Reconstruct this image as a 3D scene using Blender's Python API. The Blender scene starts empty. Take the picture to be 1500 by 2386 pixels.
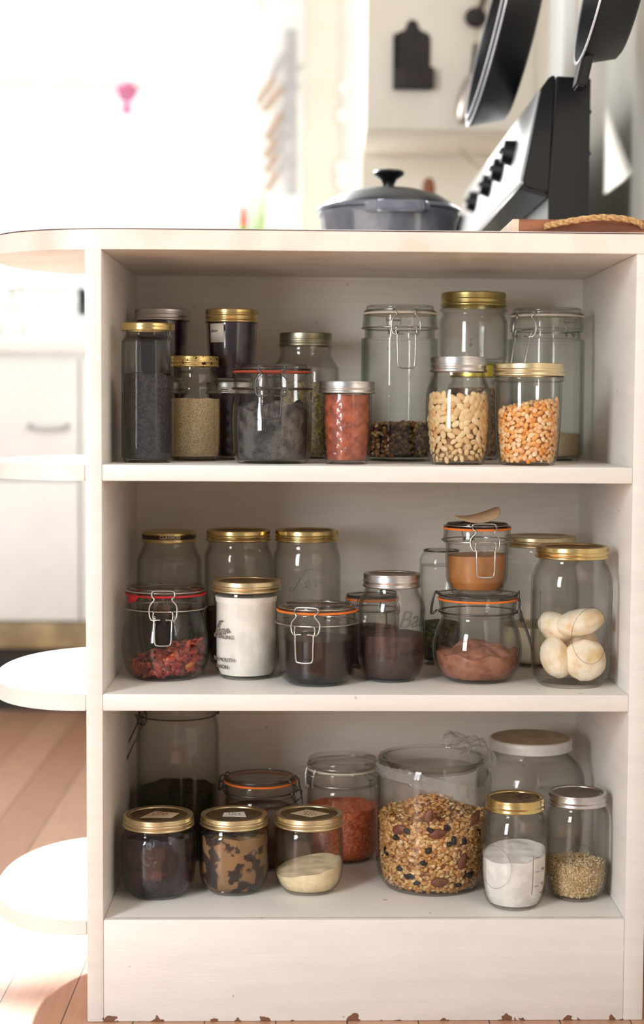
import bpy, bmesh, math, random
from mathutils import Vector, Matrix, noise
from math import sin, cos, pi, radians, sqrt, atan2

S = bpy.context.scene
COL = S.collection

# ------------------------------------------------------------------ camera
cam_d = bpy.data.cameras.new('camera')
cam = bpy.data.objects.new('camera', cam_d)
COL.objects.link(cam)
R = Vector((0.99962585, -0.02649082, 0.00681125))
U = Vector((-0.00510787, 0.06384507, 0.99794675))
F = Vector((0.02687129, 0.99760816, -0.06368587))
M = Matrix((R, U, -F)).transposed().to_4x4()
M.translation = Vector((-0.012854, -1.868973, 0.72969))
cam.matrix_world = M
cam_d.sensor_fit = 'VERTICAL'
cam_d.sensor_height = 36.0
cam_d.lens = 3725.358 / 2386 * 36.0
cam_d.shift_x = -(823.5074 - 750) / 2386
cam_d.clip_start = 0.05
cam_d.dof.use_dof = True
cam_d.dof.focus_distance = 1.96
cam_d.dof.aperture_fstop = 2.8
S.camera = cam

# ------------------------------------------------------------------ world, sun, windows' daylight
def world():
    w = bpy.data.worlds.new('daylight'); S.world = w
    w.use_nodes = True
    n = w.node_tree.nodes; l = w.node_tree.links
    n.clear()
    o = n.new('ShaderNodeOutputWorld'); b = n.new('ShaderNodeBackground')
    g = n.new('ShaderNodeTexCoord'); sp = n.new('ShaderNodeSeparateXYZ')
    l.new(g.outputs['Generated'], sp.inputs[0])
    r = n.new('ShaderNodeValToRGB')
    m = n.new('ShaderNodeMapRange')
    m.inputs[1].default_value = -1; m.inputs[2].default_value = 1
    l.new(sp.outputs['Y'], m.inputs[0])
    l.new(m.outputs[0], r.inputs[0])
    e = r.color_ramp.elements
    e[0].position = 0.30; e[0].color = (0.44, 0.43, 0.41, 1)
    e[1].position = 0.80; e[1].color = (1.5, 1.5, 1.48, 1)
    l.new(r.outputs[0], b.inputs[0])
    b.inputs[1].default_value = 1.0
    l.new(b.outputs[0], o.inputs[0])
world()

def sun(name, direction, strength, col, ang):
    d = bpy.data.lights.new(name, 'SUN'); d.energy = strength; d.color = col; d.angle = radians(ang)
    o = bpy.data.objects.new(name, d); COL.objects.link(o)
    o.rotation_euler = Vector(direction).to_track_quat('-Z', 'Y').to_euler()
    return o
sun('sun', (0.39, -0.92, -0.575), 17.0, (1.0, 0.985, 0.96), 1.2)

def area(name, loc, target, sx, sy, watts, col):
    d = bpy.data.lights.new(name, 'AREA'); d.shape = 'RECTANGLE'; d.size = sx; d.size_y = sy
    d.energy = watts; d.color = col
    o = bpy.data.objects.new(name, d); COL.objects.link(o)
    o.location = loc
    o.rotation_euler = (Vector(target) - Vector(loc)).to_track_quat('-Z', 'Y').to_euler()
    return o
area('daylight_front_window', (-2.15, -2.85, 1.45), (0.1, 0.0, 0.6), 0.70, 2.0, 128, (0.93, 0.97, 1.0))
area('daylight_side_window', (1.9, -2.9, 1.7), (0.1, 0.0, 0.6), 0.5, 1.1, 14, (1.0, 0.97, 0.93))
area('daylight_sink_window', (-0.7, 2.60, 1.75), (-0.3, 0.0, 0.9), 1.2, 1.0, 16, (0.97, 0.99, 1.0))

S.view_settings.view_transform = 'Standard'
S.view_settings.look = 'None'
S.view_settings.gamma = 1.0
S.view_settings.use_curve_mapping = False
S.view_settings.exposure = -0.17
cy = S.cycles
cy.max_bounces = 14; cy.diffuse_bounces = 5; cy.glossy_bounces = 5; cy.transmission_bounces = 12
cy.transparent_max_bounces = 48
cy.sample_clamp_indirect = 6.0
cy.use_denoising = True

# ------------------------------------------------------------------ materials
def lin(c):
    return tuple(((v / 255) / 12.92 if v / 255 <= .04045 else (((v / 255) + .055) / 1.055) ** 2.4) for v in c) + (1.0,)

def base_mat(name):
    m = bpy.data.materials.new(name); m.use_nodes = True
    n = m.node_tree.nodes; l = m.node_tree.links
    return m, n, l, n['Principled BSDF']

def mat(name, col, rough=.5, metal=0.0, col2=None, scale=40, detail=4, bump=0.0, bscale=None, mapping=None, thresh=(.4, .6), spec=.5, coat=0, trans=0, ior=1.45, dist=0.001, sss=0):
    m, n, l, p = base_mat(name)
    p.inputs['Roughness'].default_value = rough
    p.inputs['Metallic'].default_value = metal
    p.inputs['Specular IOR Level'].default_value = spec
    p.inputs['Coat Weight'].default_value = coat
    p.inputs['Transmission Weight'].default_value = trans
    p.inputs['IOR'].default_value = ior
    if sss:
        p.inputs['Subsurface Weight'].default_value = sss
        p.inputs['Subsurface Scale'].default_value = .003
    c = lin(col)
    tc = n.new('ShaderNodeTexCoord'); mp = n.new('ShaderNodeMapping')
    l.new(tc.outputs['Object'], mp.inputs[0])
    if mapping: mp.inputs['Scale'].default_value = mapping
    nz = n.new('ShaderNodeTexNoise'); nz.inputs['Scale'].default_value = scale; nz.inputs['Detail'].default_value = detail
    l.new(mp.outputs[0], nz.inputs[0])
    if col2 is None:
        col2 = tuple(v * .93 for v in col)
    r = n.new('ShaderNodeValToRGB')
    r.color_ramp.elements[0].position = thresh[0]; r.color_ramp.elements[1].position = thresh[1]
    r.color_ramp.elements[0].color = c; r.color_ramp.elements[1].color = lin(col2)
    l.new(nz.outputs[0], r.inputs[0]); l.new(r.outputs[0], p.inputs['Base Color'])
    if bump:
        nb = n.new('ShaderNodeTexNoise'); nb.inputs['Scale'].default_value = bscale or scale; nb.inputs['Detail'].default_value = 3
        l.new(mp.outputs[0], nb.inputs[0])
        b = n.new('ShaderNodeBump'); b.inputs['Strength'].default_value = bump; b.inputs['Distance'].default_value = dist
        l.new(nb.outputs[0], b.inputs['Height']); l.new(b.outputs[0], p.inputs['Normal'])
    return m

def grain_mat(name, cols, scale, bump=.6, rough=.8, dist=.0015):
    """granular food: voronoi cells coloured at random"""
    m, n, l, p = base_mat(name)
    p.inputs['Roughness'].default_value = rough
    tc = n.new('ShaderNodeTexCoord')
    v = n.new('ShaderNodeTexVoronoi'); v.inputs['Scale'].default_value = scale
    l.new(tc.outputs['Object'], v.inputs['Vector'])
    sp = n.new('ShaderNodeSeparateColor'); l.new(v.outputs['Color'], sp.inputs[0])
    r = n.new('ShaderNodeValToRGB'); r.color_ramp.interpolation = 'CONSTANT'
    e = r.color_ramp.elements
    while len(e) < len(cols): e.new(.5)
    for i, c in enumerate(cols):
        e[i].position = i / len(cols); e[i].color = lin(c)
    l.new(sp.outputs[0], r.inputs[0]); l.new(r.outputs[0], p.inputs['Base Color'])
    b = n.new('ShaderNodeBump'); b.invert = True; b.inputs['Strength'].default_value = bump; b.inputs['Distance'].default_value = dist
    l.new(v.outputs['Distance'], b.inputs['Height']); l.new(b.outputs[0], p.inputs['Normal'])
    return m

def island_mat(name, cols, rough=.7, by='island', bump=.3, spec=.4):
    m, n, l, p = base_mat(name)
    p.inputs['Roughness'].default_value = rough; p.inputs['Specular IOR Level'].default_value = spec
    if by == 'island':
        g = n.new('ShaderNodeNewGeometry'); src = g.outputs['Random Per Island']
    else:
        g = n.new('ShaderNodeObjectInfo'); src = g.outputs['Random']
    r = n.new('ShaderNodeValToRGB'); e = r.color_ramp.elements
    while len(e) < len(cols): e.new(.5)
    for i, c in enumerate(cols):
        e[i].position = i / (len(cols) - 1); e[i].color = lin(c)
    l.new(src, r.inputs[0]); l.new(r.outputs[0], p.inputs['Base Color'])
    tc = n.new('ShaderNodeTexCoord'); nz = n.new('ShaderNodeTexNoise'); nz.inputs['Scale'].default_value = 700
    l.new(tc.outputs['Object'], nz.inputs[0])
    b = n.new('ShaderNodeBump'); b.inputs['Strength'].default_value = bump; b.inputs['Distance'].default_value = .0004
    l.new(nz.outputs[0], b.inputs['Height']); l.new(b.outputs[0], p.inputs['Normal'])
    return m

def glass_mat(name, tint=(.978, .978, .972), edge=(.36, .36, .33), rough=.02, refl=1.0, wav=.10):
    """jar glass: fresnel reflection over light passing straight through the thin wall,
    absorbed more where the wall is seen edge-on (longer path through it)"""
    m, n, l, p = base_mat(name)
    n.remove(p)
    out = [x for x in n if x.type == 'OUTPUT_MATERIAL'][0]
    tr = n.new('ShaderNodeBsdfTransparent'); gl = n.new('ShaderNodeBsdfGlossy'); mx = n.new('ShaderNodeMixShader')
    fr = n.new('ShaderNodeMath'); fr.operation = 'MULTIPLY_ADD'; fr.inputs[1].default_value = .80; fr.inputs[2].default_value = .022
    gl.inputs['Roughness'].default_value = rough
    gl.inputs['Color'].default_value = (refl, refl, refl, 1)
    tc = n.new('ShaderNodeTexCoord'); nz = n.new('ShaderNodeTexNoise'); nz.inputs['Scale'].default_value = 22; nz.inputs['Detail'].default_value = 2
    l.new(tc.outputs['Object'], nz.inputs[0])
    b = n.new('ShaderNodeBump'); b.inputs['Strength'].default_value = wav; b.inputs['Distance'].default_value = .004
    l.new(nz.outputs[0], b.inputs['Height'])
    l.new(b.outputs[0], gl.inputs['Normal'])
    lw = n.new('ShaderNodeLayerWeight'); lw.inputs['Blend'].default_value = .5
    l5 = n.new('ShaderNodeLayerWeight'); l5.inputs['Blend'].default_value = .5
    pw = n.new('ShaderNodeMath'); pw.operation = 'POWER'; pw.inputs[1].default_value = 5.0
    pe = n.new('ShaderNodeMath'); pe.operation = 'POWER'; pe.inputs[1].default_value = 3.0
    l.new(b.outputs[0], l5.inputs['Normal']); l.new(l5.outputs['Facing'], pw.inputs[0]); l.new(pw.outputs[0], fr.inputs[0])
    l.new(b.outputs[0], lw.inputs['Normal'])
    mc = n.new('ShaderNodeMix'); mc.data_type = 'RGBA'
    mc.inputs[6].default_value = tint + (1,); mc.inputs[7].default_value = edge + (1,)
    l.new(lw.outputs['Facing'], pe.inputs[0]); l.new(pe.outputs[0], mc.inputs[0]); l.new(mc.outputs[2], tr.inputs[0])
    l.new(fr.outputs[0], mx.inputs[0]); l.new(tr.outputs[0], mx.inputs[1]); l.new(gl.outputs[0], mx.inputs[2])
    l.new(mx.outputs[0], out.inputs[0])
    return m

def paint_mat(name, col, chips=True, streak=(1, 1, 6)):
    m, n, l, p = base_mat(name)
    p.inputs['Roughness'].default_value = .42
    tc = n.new('ShaderNodeTexCoord'); mp = n.new('ShaderNodeMapping'); mp.inputs['Scale'].default_value = streak
    l.new(tc.outputs['Object'], mp.inputs[0])
    nz = n.new('ShaderNodeTexNoise'); nz.inputs['Scale'].default_value = 9; nz.inputs['Detail'].default_value = 5
    l.new(mp.outputs[0], nz.inputs[0])
    r = n.new('ShaderNodeValToRGB'); r.color_ramp.elements[0].position = .35; r.color_ramp.elements[1].position = .7
    r.color_ramp.elements[0].color = lin(col); r.color_ramp.elements[1].color = lin(tuple(v * .965 for v in col))
    l.new(nz.outputs[0], r.inputs[0])
    last = r.outputs[0]
    if chips:
        n2 = n.new('ShaderNodeTexNoise'); n2.inputs['Scale'].default_value = 55; n2.inputs['Detail'].default_value = 2
        l.new(tc.outputs['Object'], n2.inputs[0])
        r2 = n.new('ShaderNodeValToRGB'); r2.color_ramp.elements[0].position = .745; r2.color_ramp.elements[1].position = .78
        r2.color_ramp.elements[0].color = (0, 0, 0, 1); r2.color_ramp.elements[1].color = (.75, .75, .75, 1)
        l.new(n2.outputs[0], r2.inputs[0])
        mx = n.new('ShaderNodeMix'); mx.data_type = 'RGBA'
        l.new(r2.outputs[0], mx.inputs[0]); l.new(last, mx.inputs[6]); mx.inputs[7].default_value = lin((150, 120, 98))
        last = mx.outputs[2]
    if chips:   # paint knocked off along the foot of the boards
        sz = n.new('ShaderNodeSeparateXYZ'); l.new(tc.outputs['Object'], sz.inputs[0])
        n3 = n.new('ShaderNodeTexNoise'); n3.inputs['Scale'].default_value = 38; n3.inputs['Detail'].default_value = 6
        l.new(tc.outputs['Object'], n3.inputs[0])
        k1 = n.new('ShaderNodeMath'); k1.operation = 'MULTIPLY_ADD'; k1.inputs[1].default_value = .060; k1.inputs[2].default_value = -.0315
        l.new(n3.outputs[0], k1.inputs[0])
        k2 = n.new('ShaderNodeMath'); k2.operation = 'LESS_THAN'; l.new(sz.outputs[2], k2.inputs[0]); l.new(k1.outputs[0], k2.inputs[1])
        m4 = n.new('ShaderNodeMix'); m4.data_type = 'RGBA'; l.new(k2.outputs[0], m4.inputs[0]); l.new(last, m4.inputs[6]); m4.inputs[7].default_value = lin((128, 92, 70))
        last = m4.outputs[2]
    l.new(last, p.inputs['Base Color'])
    nb = n.new('ShaderNodeTexNoise'); nb.inputs['Scale'].default_value = 60; nb.inputs['Detail'].default_value = 3
    l.new(mp.outputs[0], nb.inputs[0])
    b = n.new('ShaderNodeBump'); b.inputs['Strength'].default_value = .25; b.inputs['Distance'].default_value = .0008
    l.new(nb.outputs[0], b.inputs['Height']); l.new(b.outputs[0], p.inputs['Normal'])
    return m

def wood_floor():
    m, n, l, p = base_mat('floor_boards')
    tc = n.new('ShaderNodeTexCoord'); mp = n.new('ShaderNodeMapping'); mp.inputs['Location'].default_value = (.392 + .085 * 20, 0, 0)
    l.new(tc.outputs['Object'], mp.inputs[0])
    sp = n.new('ShaderNodeSeparateXYZ'); l.new(mp.outputs[0], sp.inputs[0])
    d = n.new('ShaderNodeMath'); d.operation = 'DIVIDE'; d.inputs[1].default_value = .085; l.new(sp.outputs[0], d.inputs[0])
    fr = n.new('ShaderNodeMath'); fr.operation = 'FRACT'; l.new(d.outputs[0], fr.inputs[0])
    fl = n.new('ShaderNodeMath'); fl.operation = 'FLOOR'; l.new(d.outputs[0], fl.inputs[0])
    wn = n.new('ShaderNodeTexWhiteNoise'); wn.noise_dimensions = '1D'; l.new(fl.outputs[0], wn.inputs['W'])
    r = n.new('ShaderNodeValToRGB'); r.color_ramp.elements[0].color = lin((194, 144, 114)); r.color_ramp.elements[1].color = lin((212, 166, 136))
    l.new(wn.outputs[0], r.inputs[0])
    st = n.new('ShaderNodeTexNoise'); st.inputs['Scale'].default_value = 12; m2 = n.new('ShaderNodeMapping'); m2.inputs['Scale'].default_value = (14, 1, 1)
    l.new(tc.outputs['Object'], m2.inputs[0]); l.new(m2.outputs[0], st.inputs[0])
    mx = n.new('ShaderNodeMix'); mx.data_type = 'RGBA'; mx.blend_type = 'MULTIPLY'; mx.inputs[0].default_value = .35
    l.new(r.outputs[0], mx.inputs[6]); l.new(st.outputs[0], mx.inputs[7])
    gp = n.new('ShaderNodeMath'); gp.operation = 'LESS_THAN'; gp.inputs[1].default_value = .02; l.new(fr.outputs[0], gp.inputs[0])
    m3 = n.new('ShaderNodeMix'); m3.data_type = 'RGBA'; l.new(gp.outputs[0], m3.inputs[0]); l.new(mx.outputs[2], m3.inputs[6]); m3.inputs[7].default_value = lin((60, 35, 25))
    l.new(m3.outputs[2], p.inputs['Base Color'])
    p.inputs['Roughness'].default_value = .32
    return m

MT = {}
MT['paint'] = paint_mat('cream_gloss_paint', (231, 226, 219))
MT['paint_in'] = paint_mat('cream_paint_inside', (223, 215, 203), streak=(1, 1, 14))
MT['counter_edge'] = mat('laminate_edge', (228, 219, 208), .35, col2=(216, 204, 190), scale=14, thresh=(.45, .7))
MT['counter_top'] = mat('laminate_top', (232, 228, 222), .3)
MT['dark_trim'] = mat('dark_trim', (84, 52, 56), .5)
MT['wall'] = mat('wall_paint', (228, 220, 206), .7, col2=(233, 226, 212), scale=6)
MT['wall_white'] = mat('white_paint', (240, 240, 238), .5, scale=8, col2=(236, 236, 233))
MT['floor'] = wood_floor()
MT['glass'] = glass_mat('clear_jar_glass')
MT['glass_green'] = glass_mat('green_tinted_glass', (.962, .970, .962), (.30, .36, .32))
MT['emboss'] = glass_mat('embossed_glass', (.80, .81, .80), (.4, .42, .41), .08)
MT['liquor'] = mat('dark_syrup', (17, 10, 9), .3, col2=(62, 28, 14), scale=26, thresh=(.5, .75))
MT['gold'] = mat('gold_lid', (216, 194, 136), .24, 1, scale=60, col2=(202, 178, 120))
MT['palegold'] = mat('pale_gold_lid', (222, 205, 165), .33, 1, scale=60)
MT['silver'] = mat('silver_lid', (205, 202, 200), .32, 1, scale=60)
MT['oldsilver'] = mat('dull_silver_lid', (178, 174, 150), .38, 1, scale=60, col2=(150, 142, 118))
MT['rustgold'] = mat('rust_flecked_lid', (220, 195, 130), .35, 1, scale=170, col2=(70, 40, 25), thresh=(.6, .66))
MT['disc_gold'] = mat('gold_lid_disc', (150, 133, 98), .48, 1, scale=90, col2=(126, 110, 82))
MT['disc_silver'] = mat('silver_lid_disc', (170, 160, 145), .4, 1, scale=90)
MT['whiteplastic'] = mat('white_plastic_lid', (226, 222, 214), .35)
MT['maroon'] = mat('dark_maroon_print', (58, 34, 38), .4)
MT['wire'] = mat('steel_wire', (190, 188, 182), .3, 1)
MT['oldwire'] = mat('tarnished_wire', (98, 96, 96), .4, 1)
MT['rub_orange'] = mat('orange_rubber', (232, 120, 40), .5)
MT['rub_red'] = mat('red_rubber', (196, 36, 42), .5)
MT['rub_brown'] = mat('brown_red_rubber', (160, 70, 50), .5)
MT['rub_cream'] = mat('cream_rubber', (226, 214, 192), .5)
MT['paper'] = mat('aged_paper', (206, 184, 152), .8)
MT['whitepaper'] = mat('white_paper', (232, 228, 220), .7)
MT['ink'] = mat('dark_ink', (62, 44, 44), .7)
MT['inkred'] = mat('brown_ink', (110, 60, 50), .7)
MT['black'] = mat('black_enamel', (15, 15, 17), .30)
MT['castiron'] = mat('seasoned_cast_iron', (20, 21, 23), .40, .1, bump=.15, bscale=400, dist=.0003)
MT['rim'] = mat('window_lit_rim', (240, 240, 248), .35, .4)  # window light on the pan rims, put into a near-white colour
MT['chrome'] = mat('chrome', (220, 222, 225), .08, 1)
MT['steel'] = mat('reflection_white_steel', (244, 246, 248), .30, .55, scale=5)  # whitened so the colour carries the window's reflection in the panel
MT['greyenamel'] = mat('grey_enamel', (120, 122, 134), .16, coat=.6, col2=(98, 100, 112), scale=22)
MT['boardwood'] = mat('oiled_walnut', (150, 92, 62), .5, col2=(112, 66, 44), scale=14, mapping=(1, 8, 8))
MT['pale_wood'] = mat('pale_wood_end', (222, 196, 172), .5)
MT['rope'] = mat('jute_rope', (206, 168, 118), .9, col2=(170, 128, 82), scale=300, bump=.6, bscale=500)
MT['brownwood'] = mat('brown_wood', (140, 84, 52), .5)
MT['knifewood'] = mat('glare_paled_knife_wood', (196, 166, 140), .5)  # brown handles paled: window glare put into the wood colour
MT['tin'] = mat('dark_japanned_tin', (32, 28, 28), .6, col2=(46, 34, 32), scale=60)
MT['spoon'] = mat('brushed_spoon_metal', (205, 192, 182), .3, 1)
MT['tan'] = mat('tan_kickboard', (172, 152, 112), .6, col2=(140, 120, 88), scale=12)
MT['shaded_base'] = mat('shaded_recess', (58, 54, 50), .8)  # shadow under the cabinet put into the board's dark colour
MT['pink'] = mat('pink_glass', (214, 120, 160), .3, trans=.3)
MT['palegrey'] = mat('pale_grey_metal', (196, 194, 196), .4, .2)  # window glare over rack and blades is put into this light grey
MT['leaf'] = mat('green_leaf', (140, 190, 50), .5)
MT['orangeplastic'] = mat('orange_plastic', (220, 110, 60), .5)
def film_mat():
    m = glass_mat('plastic_film', (.95, .95, .95), (.8, .8, .8), .10, 1.0, .8)
    n = m.node_tree.nodes; l = m.node_tree.links
    out = [x for x in n if x.type == 'OUTPUT_MATERIAL'][0]; src = out.inputs[0].links[0].from_socket
    tl = n.new('ShaderNodeBsdfTranslucent'); df = n.new('ShaderNodeBsdfDiffuse'); a = n.new('ShaderNodeMixShader'); b = n.new('ShaderNodeMixShader')
    df.inputs[0].default_value = (.9, .9, .9, 1); tl.inputs[0].default_value = (.9, .9, .9, 1)
    l.new(df.outputs[0], a.inputs[1]); l.new(tl.outputs[0], a.inputs[2]); b.inputs[0].default_value = .24
    l.new(src, b.inputs[1]); l.new(a.outputs[0], b.inputs[2]); l.new(b.outputs[0], out.inputs[0])
    return m
MT['film'] = film_mat()

# ------------------------------------------------------------------ mesh helpers
def link(o): COL.objects.link(o); return o

def finish(name, bm, m, parent=None, smooth=True, mats=None, auto=None):
    bmesh.ops.recalc_face_normals(bm, faces=bm.faces[:])
    me = bpy.data.meshes.new(name); bm.to_mesh(me); bm.free()
    if smooth:
        for p in me.polygons: p.use_smooth = True
        if auto is not None:
            me.set_sharp_from_angle(angle=radians(auto))
    for x in (mats or [m]): me.materials.append(x)
    o = bpy.data.objects.new(name, me); link(o)
    if parent is not None: o.parent = parent
    return o

def raw(name, verts, faces, m, parent=None, smooth=True, auto=None):
    me = bpy.data.meshes.new(name); me.from_pydata(verts, [], faces); me.update()
    if smooth:
        for p in me.polygons: p.use_smooth = True
        if auto is not None: me.set_sharp_from_angle(angle=radians(auto))
    me.materials.append(m)
    o = bpy.data.objects.new(name, me); link(o)
    if parent is not None: o.parent = parent
    return o

def tag(o, label=None, cat=None, group=None, kind=None):
    if label: o['label'] = label
    if cat: o['category'] = cat
    if group: o['group'] = group
    if kind: o['kind'] = kind
    return o

def thing(name, label, cat, loc=(0, 0, 0), rz=0, group=None):
    o = bpy.data.objects.new(name, None); link(o); o.empty_display_size = .02
    o.location = loc; o.rotation_euler = (0, 0, rz)
    return tag(o, label, cat, group)

def struct(o): o['kind'] = 'structure'; return o

def add_box(bm, x0, x1, y0, y1, z0, z1, bev=0.0, seg=2):
    r = bmesh.ops.create_cube(bm, size=1)
    vs = r['verts']
    for v in vs:
        v.co = Vector(((x0 + x1) / 2 + v.co.x * (x1 - x0), (y0 + y1) / 2 + v.co.y * (y1 - y0), (z0 + z1) / 2 + v.co.z * (z1 - z0)))
    if bev:
        es = list({e for v in vs for e in v.link_edges})
        bmesh.ops.bevel(bm, geom=es, offset=bev, segments=seg, affect='EDGES', profile=.5)

def box(name, x0, x1, y0, y1, z0, z1, m, parent=None, bev=.0015):
    bm = bmesh.new(); add_box(bm, x0, x1, y0, y1, z0, z1, bev)
    return finish(name, bm, m, parent, smooth=bool(bev), auto=40)

def lathe_geo(prof, segs=64, rf=None):
    """prof: list of (r,z) from bottom axis to top axis (closed); rf(theta,r,z)->r"""
    V = []; Fc = []; rings = []
    for (r, z) in prof:
        if r <= 1e-6:
            rings.append([len(V)]); V.append((0, 0, z))
        else:
            ring = []
            for i in range(segs):
                t = 2 * pi * i / segs
                rr = rf(t, r, z) if rf else r
                ring.append(len(V)); V.append((rr * cos(t), rr * sin(t), z))
            rings.append(ring)
    for a, b in zip(rings[:-1], rings[1:]):
        if len(a) == 1 and len(b) == 1: continue
        for i in range(segs):
            j = (i + 1) % segs
            if len(a) == 1: Fc.append((a[0], b[j], b[i]))
            elif len(b) == 1: Fc.append((a[i], a[j], b[0]))
            else: Fc.append((a[i], a[j], b[j], b[i]))
    return V, Fc

def lathe(name, prof, m, parent=None, segs=64, rf=None, closed_ring=False, auto=50):
    if closed_ring: prof = list(prof) + [prof[0]]
    V, Fc = lathe_geo(prof, segs, rf)
    o = raw(name, V, Fc, m, parent, True, auto)
    if closed_ring:
        bm = bmesh.new(); bm.from_mesh(o.data); bmesh.ops.remove_doubles(bm, verts=bm.verts[:], dist=1e-6)
        bmesh.ops.recalc_face_normals(bm, faces=bm.faces[:]); bm.to_mesh(o.data); bm.free()
    return o

def tube_geo(V, Fc, pts, rad, sides=8, closed=False, radf=None):
    pts = [Vector(p) for p in pts]
    n = len(pts); base = len(V); prevN = None
    for i, p in enumerate(pts):
        a = pts[(i - 1) % n] if (closed or i > 0) else p
        b = pts[(i + 1) % n] if (closed or i < n - 1) else p
        t = (b - a)
        if t.length < 1e-9: t = Vector((0, 0, 1))
        t.normalize()
        if prevN is None:
            N = t.orthogonal().normalized()
        else:
            N = (prevN - t * prevN.dot(t))
            if N.length < 1e-6: N = t.orthogonal()
            N.normalize()
        prevN = N; B = t.cross(N)
        r = radf(i / (n - 1)) if radf else rad
        for k in range(sides):
            q = 2 * pi * k / sides
            V.append(tuple(p + (N * cos(q) + B * sin(q)) * r))
    m_ = n if closed else n - 1
    for i in range(m_):
        i2 = (i + 1) % n
        for k in range(sides):
            k2 = (k + 1) % sides
            Fc.append((base + i * sides + k, base + i * sides + k2, base + i2 * sides + k2, base + i2 * sides + k))
    if not closed:
        Fc.append(tuple(base + k for k in range(sides))[::-1])
        Fc.append(tuple(base + (n - 1) * sides + k for k in range(sides)))

def smooth_path(pts, sub=6, closed=False):
    P = [Vector(p) for p in pts]; n = len(P); out = []
    rng = range(n) if closed else range(n - 1)
    for i in rng:
        p0 = P[(i - 1) % n] if (closed or i > 0) else P[i]
        p1 = P[i]; p2 = P[(i + 1) % n]
        p3 = P[(i + 2) % n] if (closed or i < n - 2) else p2
        for k in range(sub):
            t = k / sub
            out.append(.5 * ((2 * p1) + (-p0 + p2) * t + (2 * p0 - 5 * p1 + 4 * p2 - p3) * t * t + (-p0 + 3 * p1 - 3 * p2 + p3) * t ** 3))
    if not closed: out.append(P[-1])
    return out

def tube(name, pts, rad, m, parent=None, sides=8, closed=False, sub=0, radf=None):
    if sub: pts = smooth_path(pts, sub, closed)
    V = []; Fc = []; tube_geo(V, Fc, pts, rad, sides, closed, radf)
    return raw(name, V, Fc, m, parent)

def prism(name, outline, axis, a, b, m, parent=None, bev=0.0):
    """outline = 2-D points, extruded along axis from a to b"""
    bm = bmesh.new()
    def mk(p, h):
        return {'x': (h, p[0], p[1]), 'y': (p[0], h, p[1]), 'z': (p[0], p[1], h)}[axis]
    A = [bm.verts.new(mk(p, a)) for p in outline]; B = [bm.verts.new(mk(p, b)) for p in outline]
    bm.faces.new(A); bm.faces.new(B[::-1])
    n = len(outline)
    for i in range(n): bm.faces.new((A[i], A[(i + 1) % n], B[(i + 1) % n], B[i]))
    if bev: bmesh.ops.bevel(bm, geom=bm.edges[:], offset=bev, segments=2, affect='EDGES')
    return finish(name, bm, m, parent, smooth=True, auto=35)

_tc = {}
def text_geo(s, size, ext=.0002, shear=0.0):
    k = (s, size, ext, shear)
    if k not in _tc:
        c = bpy.data.curves.new('lettering', 'FONT'); c.body = s; c.size = size; c.extrude = ext; c.align_x = 'CENTER'; c.shear = shear
        o = bpy.data.objects.new('lettering', c); link(o)
        dg = bpy.context.evaluated_depsgraph_get(); me = o.evaluated_get(dg).to_mesh()
        V = [tuple(v.co) for v in me.vertices]; Fc = [tuple(p.vertices) for p in me.polygons]
        o.evaluated_get(dg).to_mesh_clear(); bpy.data.objects.remove(o); bpy.data.curves.remove(c)
        _tc[k] = (V, Fc)
    return _tc[k]

def text_cyl(name, lines, Rf, phi, m, parent, ext=.0003):
    """lines: (text,size,z,shear); Rf(z)=radius; phi 0 faces the camera side (-y)"""
    V = []; Fc = []
    for s, size, z0, sh in lines:
        v, f = text_geo(s, size, ext, sh); b = len(V)
        for x, y, h in v:
            z = z0 + y; r = Rf(z) + h
            a = -pi / 2 + phi + x / Rf(z)
            V.append((r * cos(a), r * sin(a), z))
        Fc += [tuple(b + i for i in q) for q in f]
    return raw(name, V, Fc, m, parent, smooth=False)

def text_flat(name, lines, z, m, parent, rz=0, off=(0, 0)):
    V = []; Fc = []; c, s_ = cos(rz), sin(rz)
    for s, size, y0 in lines:
        v, f = text_geo(s, size, .0001, 0.1); b = len(V)
        for x, y, h in v:
            y += y0
            V.append((off[0] + x * c - y * s_, off[1] + x * s_ + y * c, z + h))
        Fc += [tuple(b + i for i in q) for q in f]
    return raw(name, V, Fc, m, parent, smooth=False)

# ------------------------------------------------------------------ the room
ZT, ZA, ZA2, ZB, ZB2, ZC, DP = .9135, .6644, .6452, .3944, .3742, .1235, .3766
XL, XI, XJ, XR = -.2753, -.2560, .3655, .3890
WY = 2.65

def wall_with_hole(name, axis, pos, th, a0, a1, z0, z1, holes, m):
    """wall plane made of boxes around rectangular holes (a0,a1,z0,z1)"""
    bm = bmesh.new()
    def bx(p0, p1, q0, q1):
        if p1 - p0 < 1e-4 or q1 - q0 < 1e-4: return
        if axis == 'y': add_box(bm, p0, p1, pos, pos + th, q0, q1)
        else: add_box(bm, pos, pos + th, p0, p1, q0, q1)
    cur = a0
    for (h0, h1, s0, s1) in sorted(holes):
        bx(cur, h0, z0, z1); bx(h0, h1, z0, s0); bx(h0, h1, s1, z1); cur = h1
    bx(cur, a1, z0, z1)
    return struct(finish(name, bm, m, smooth=False))

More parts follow.
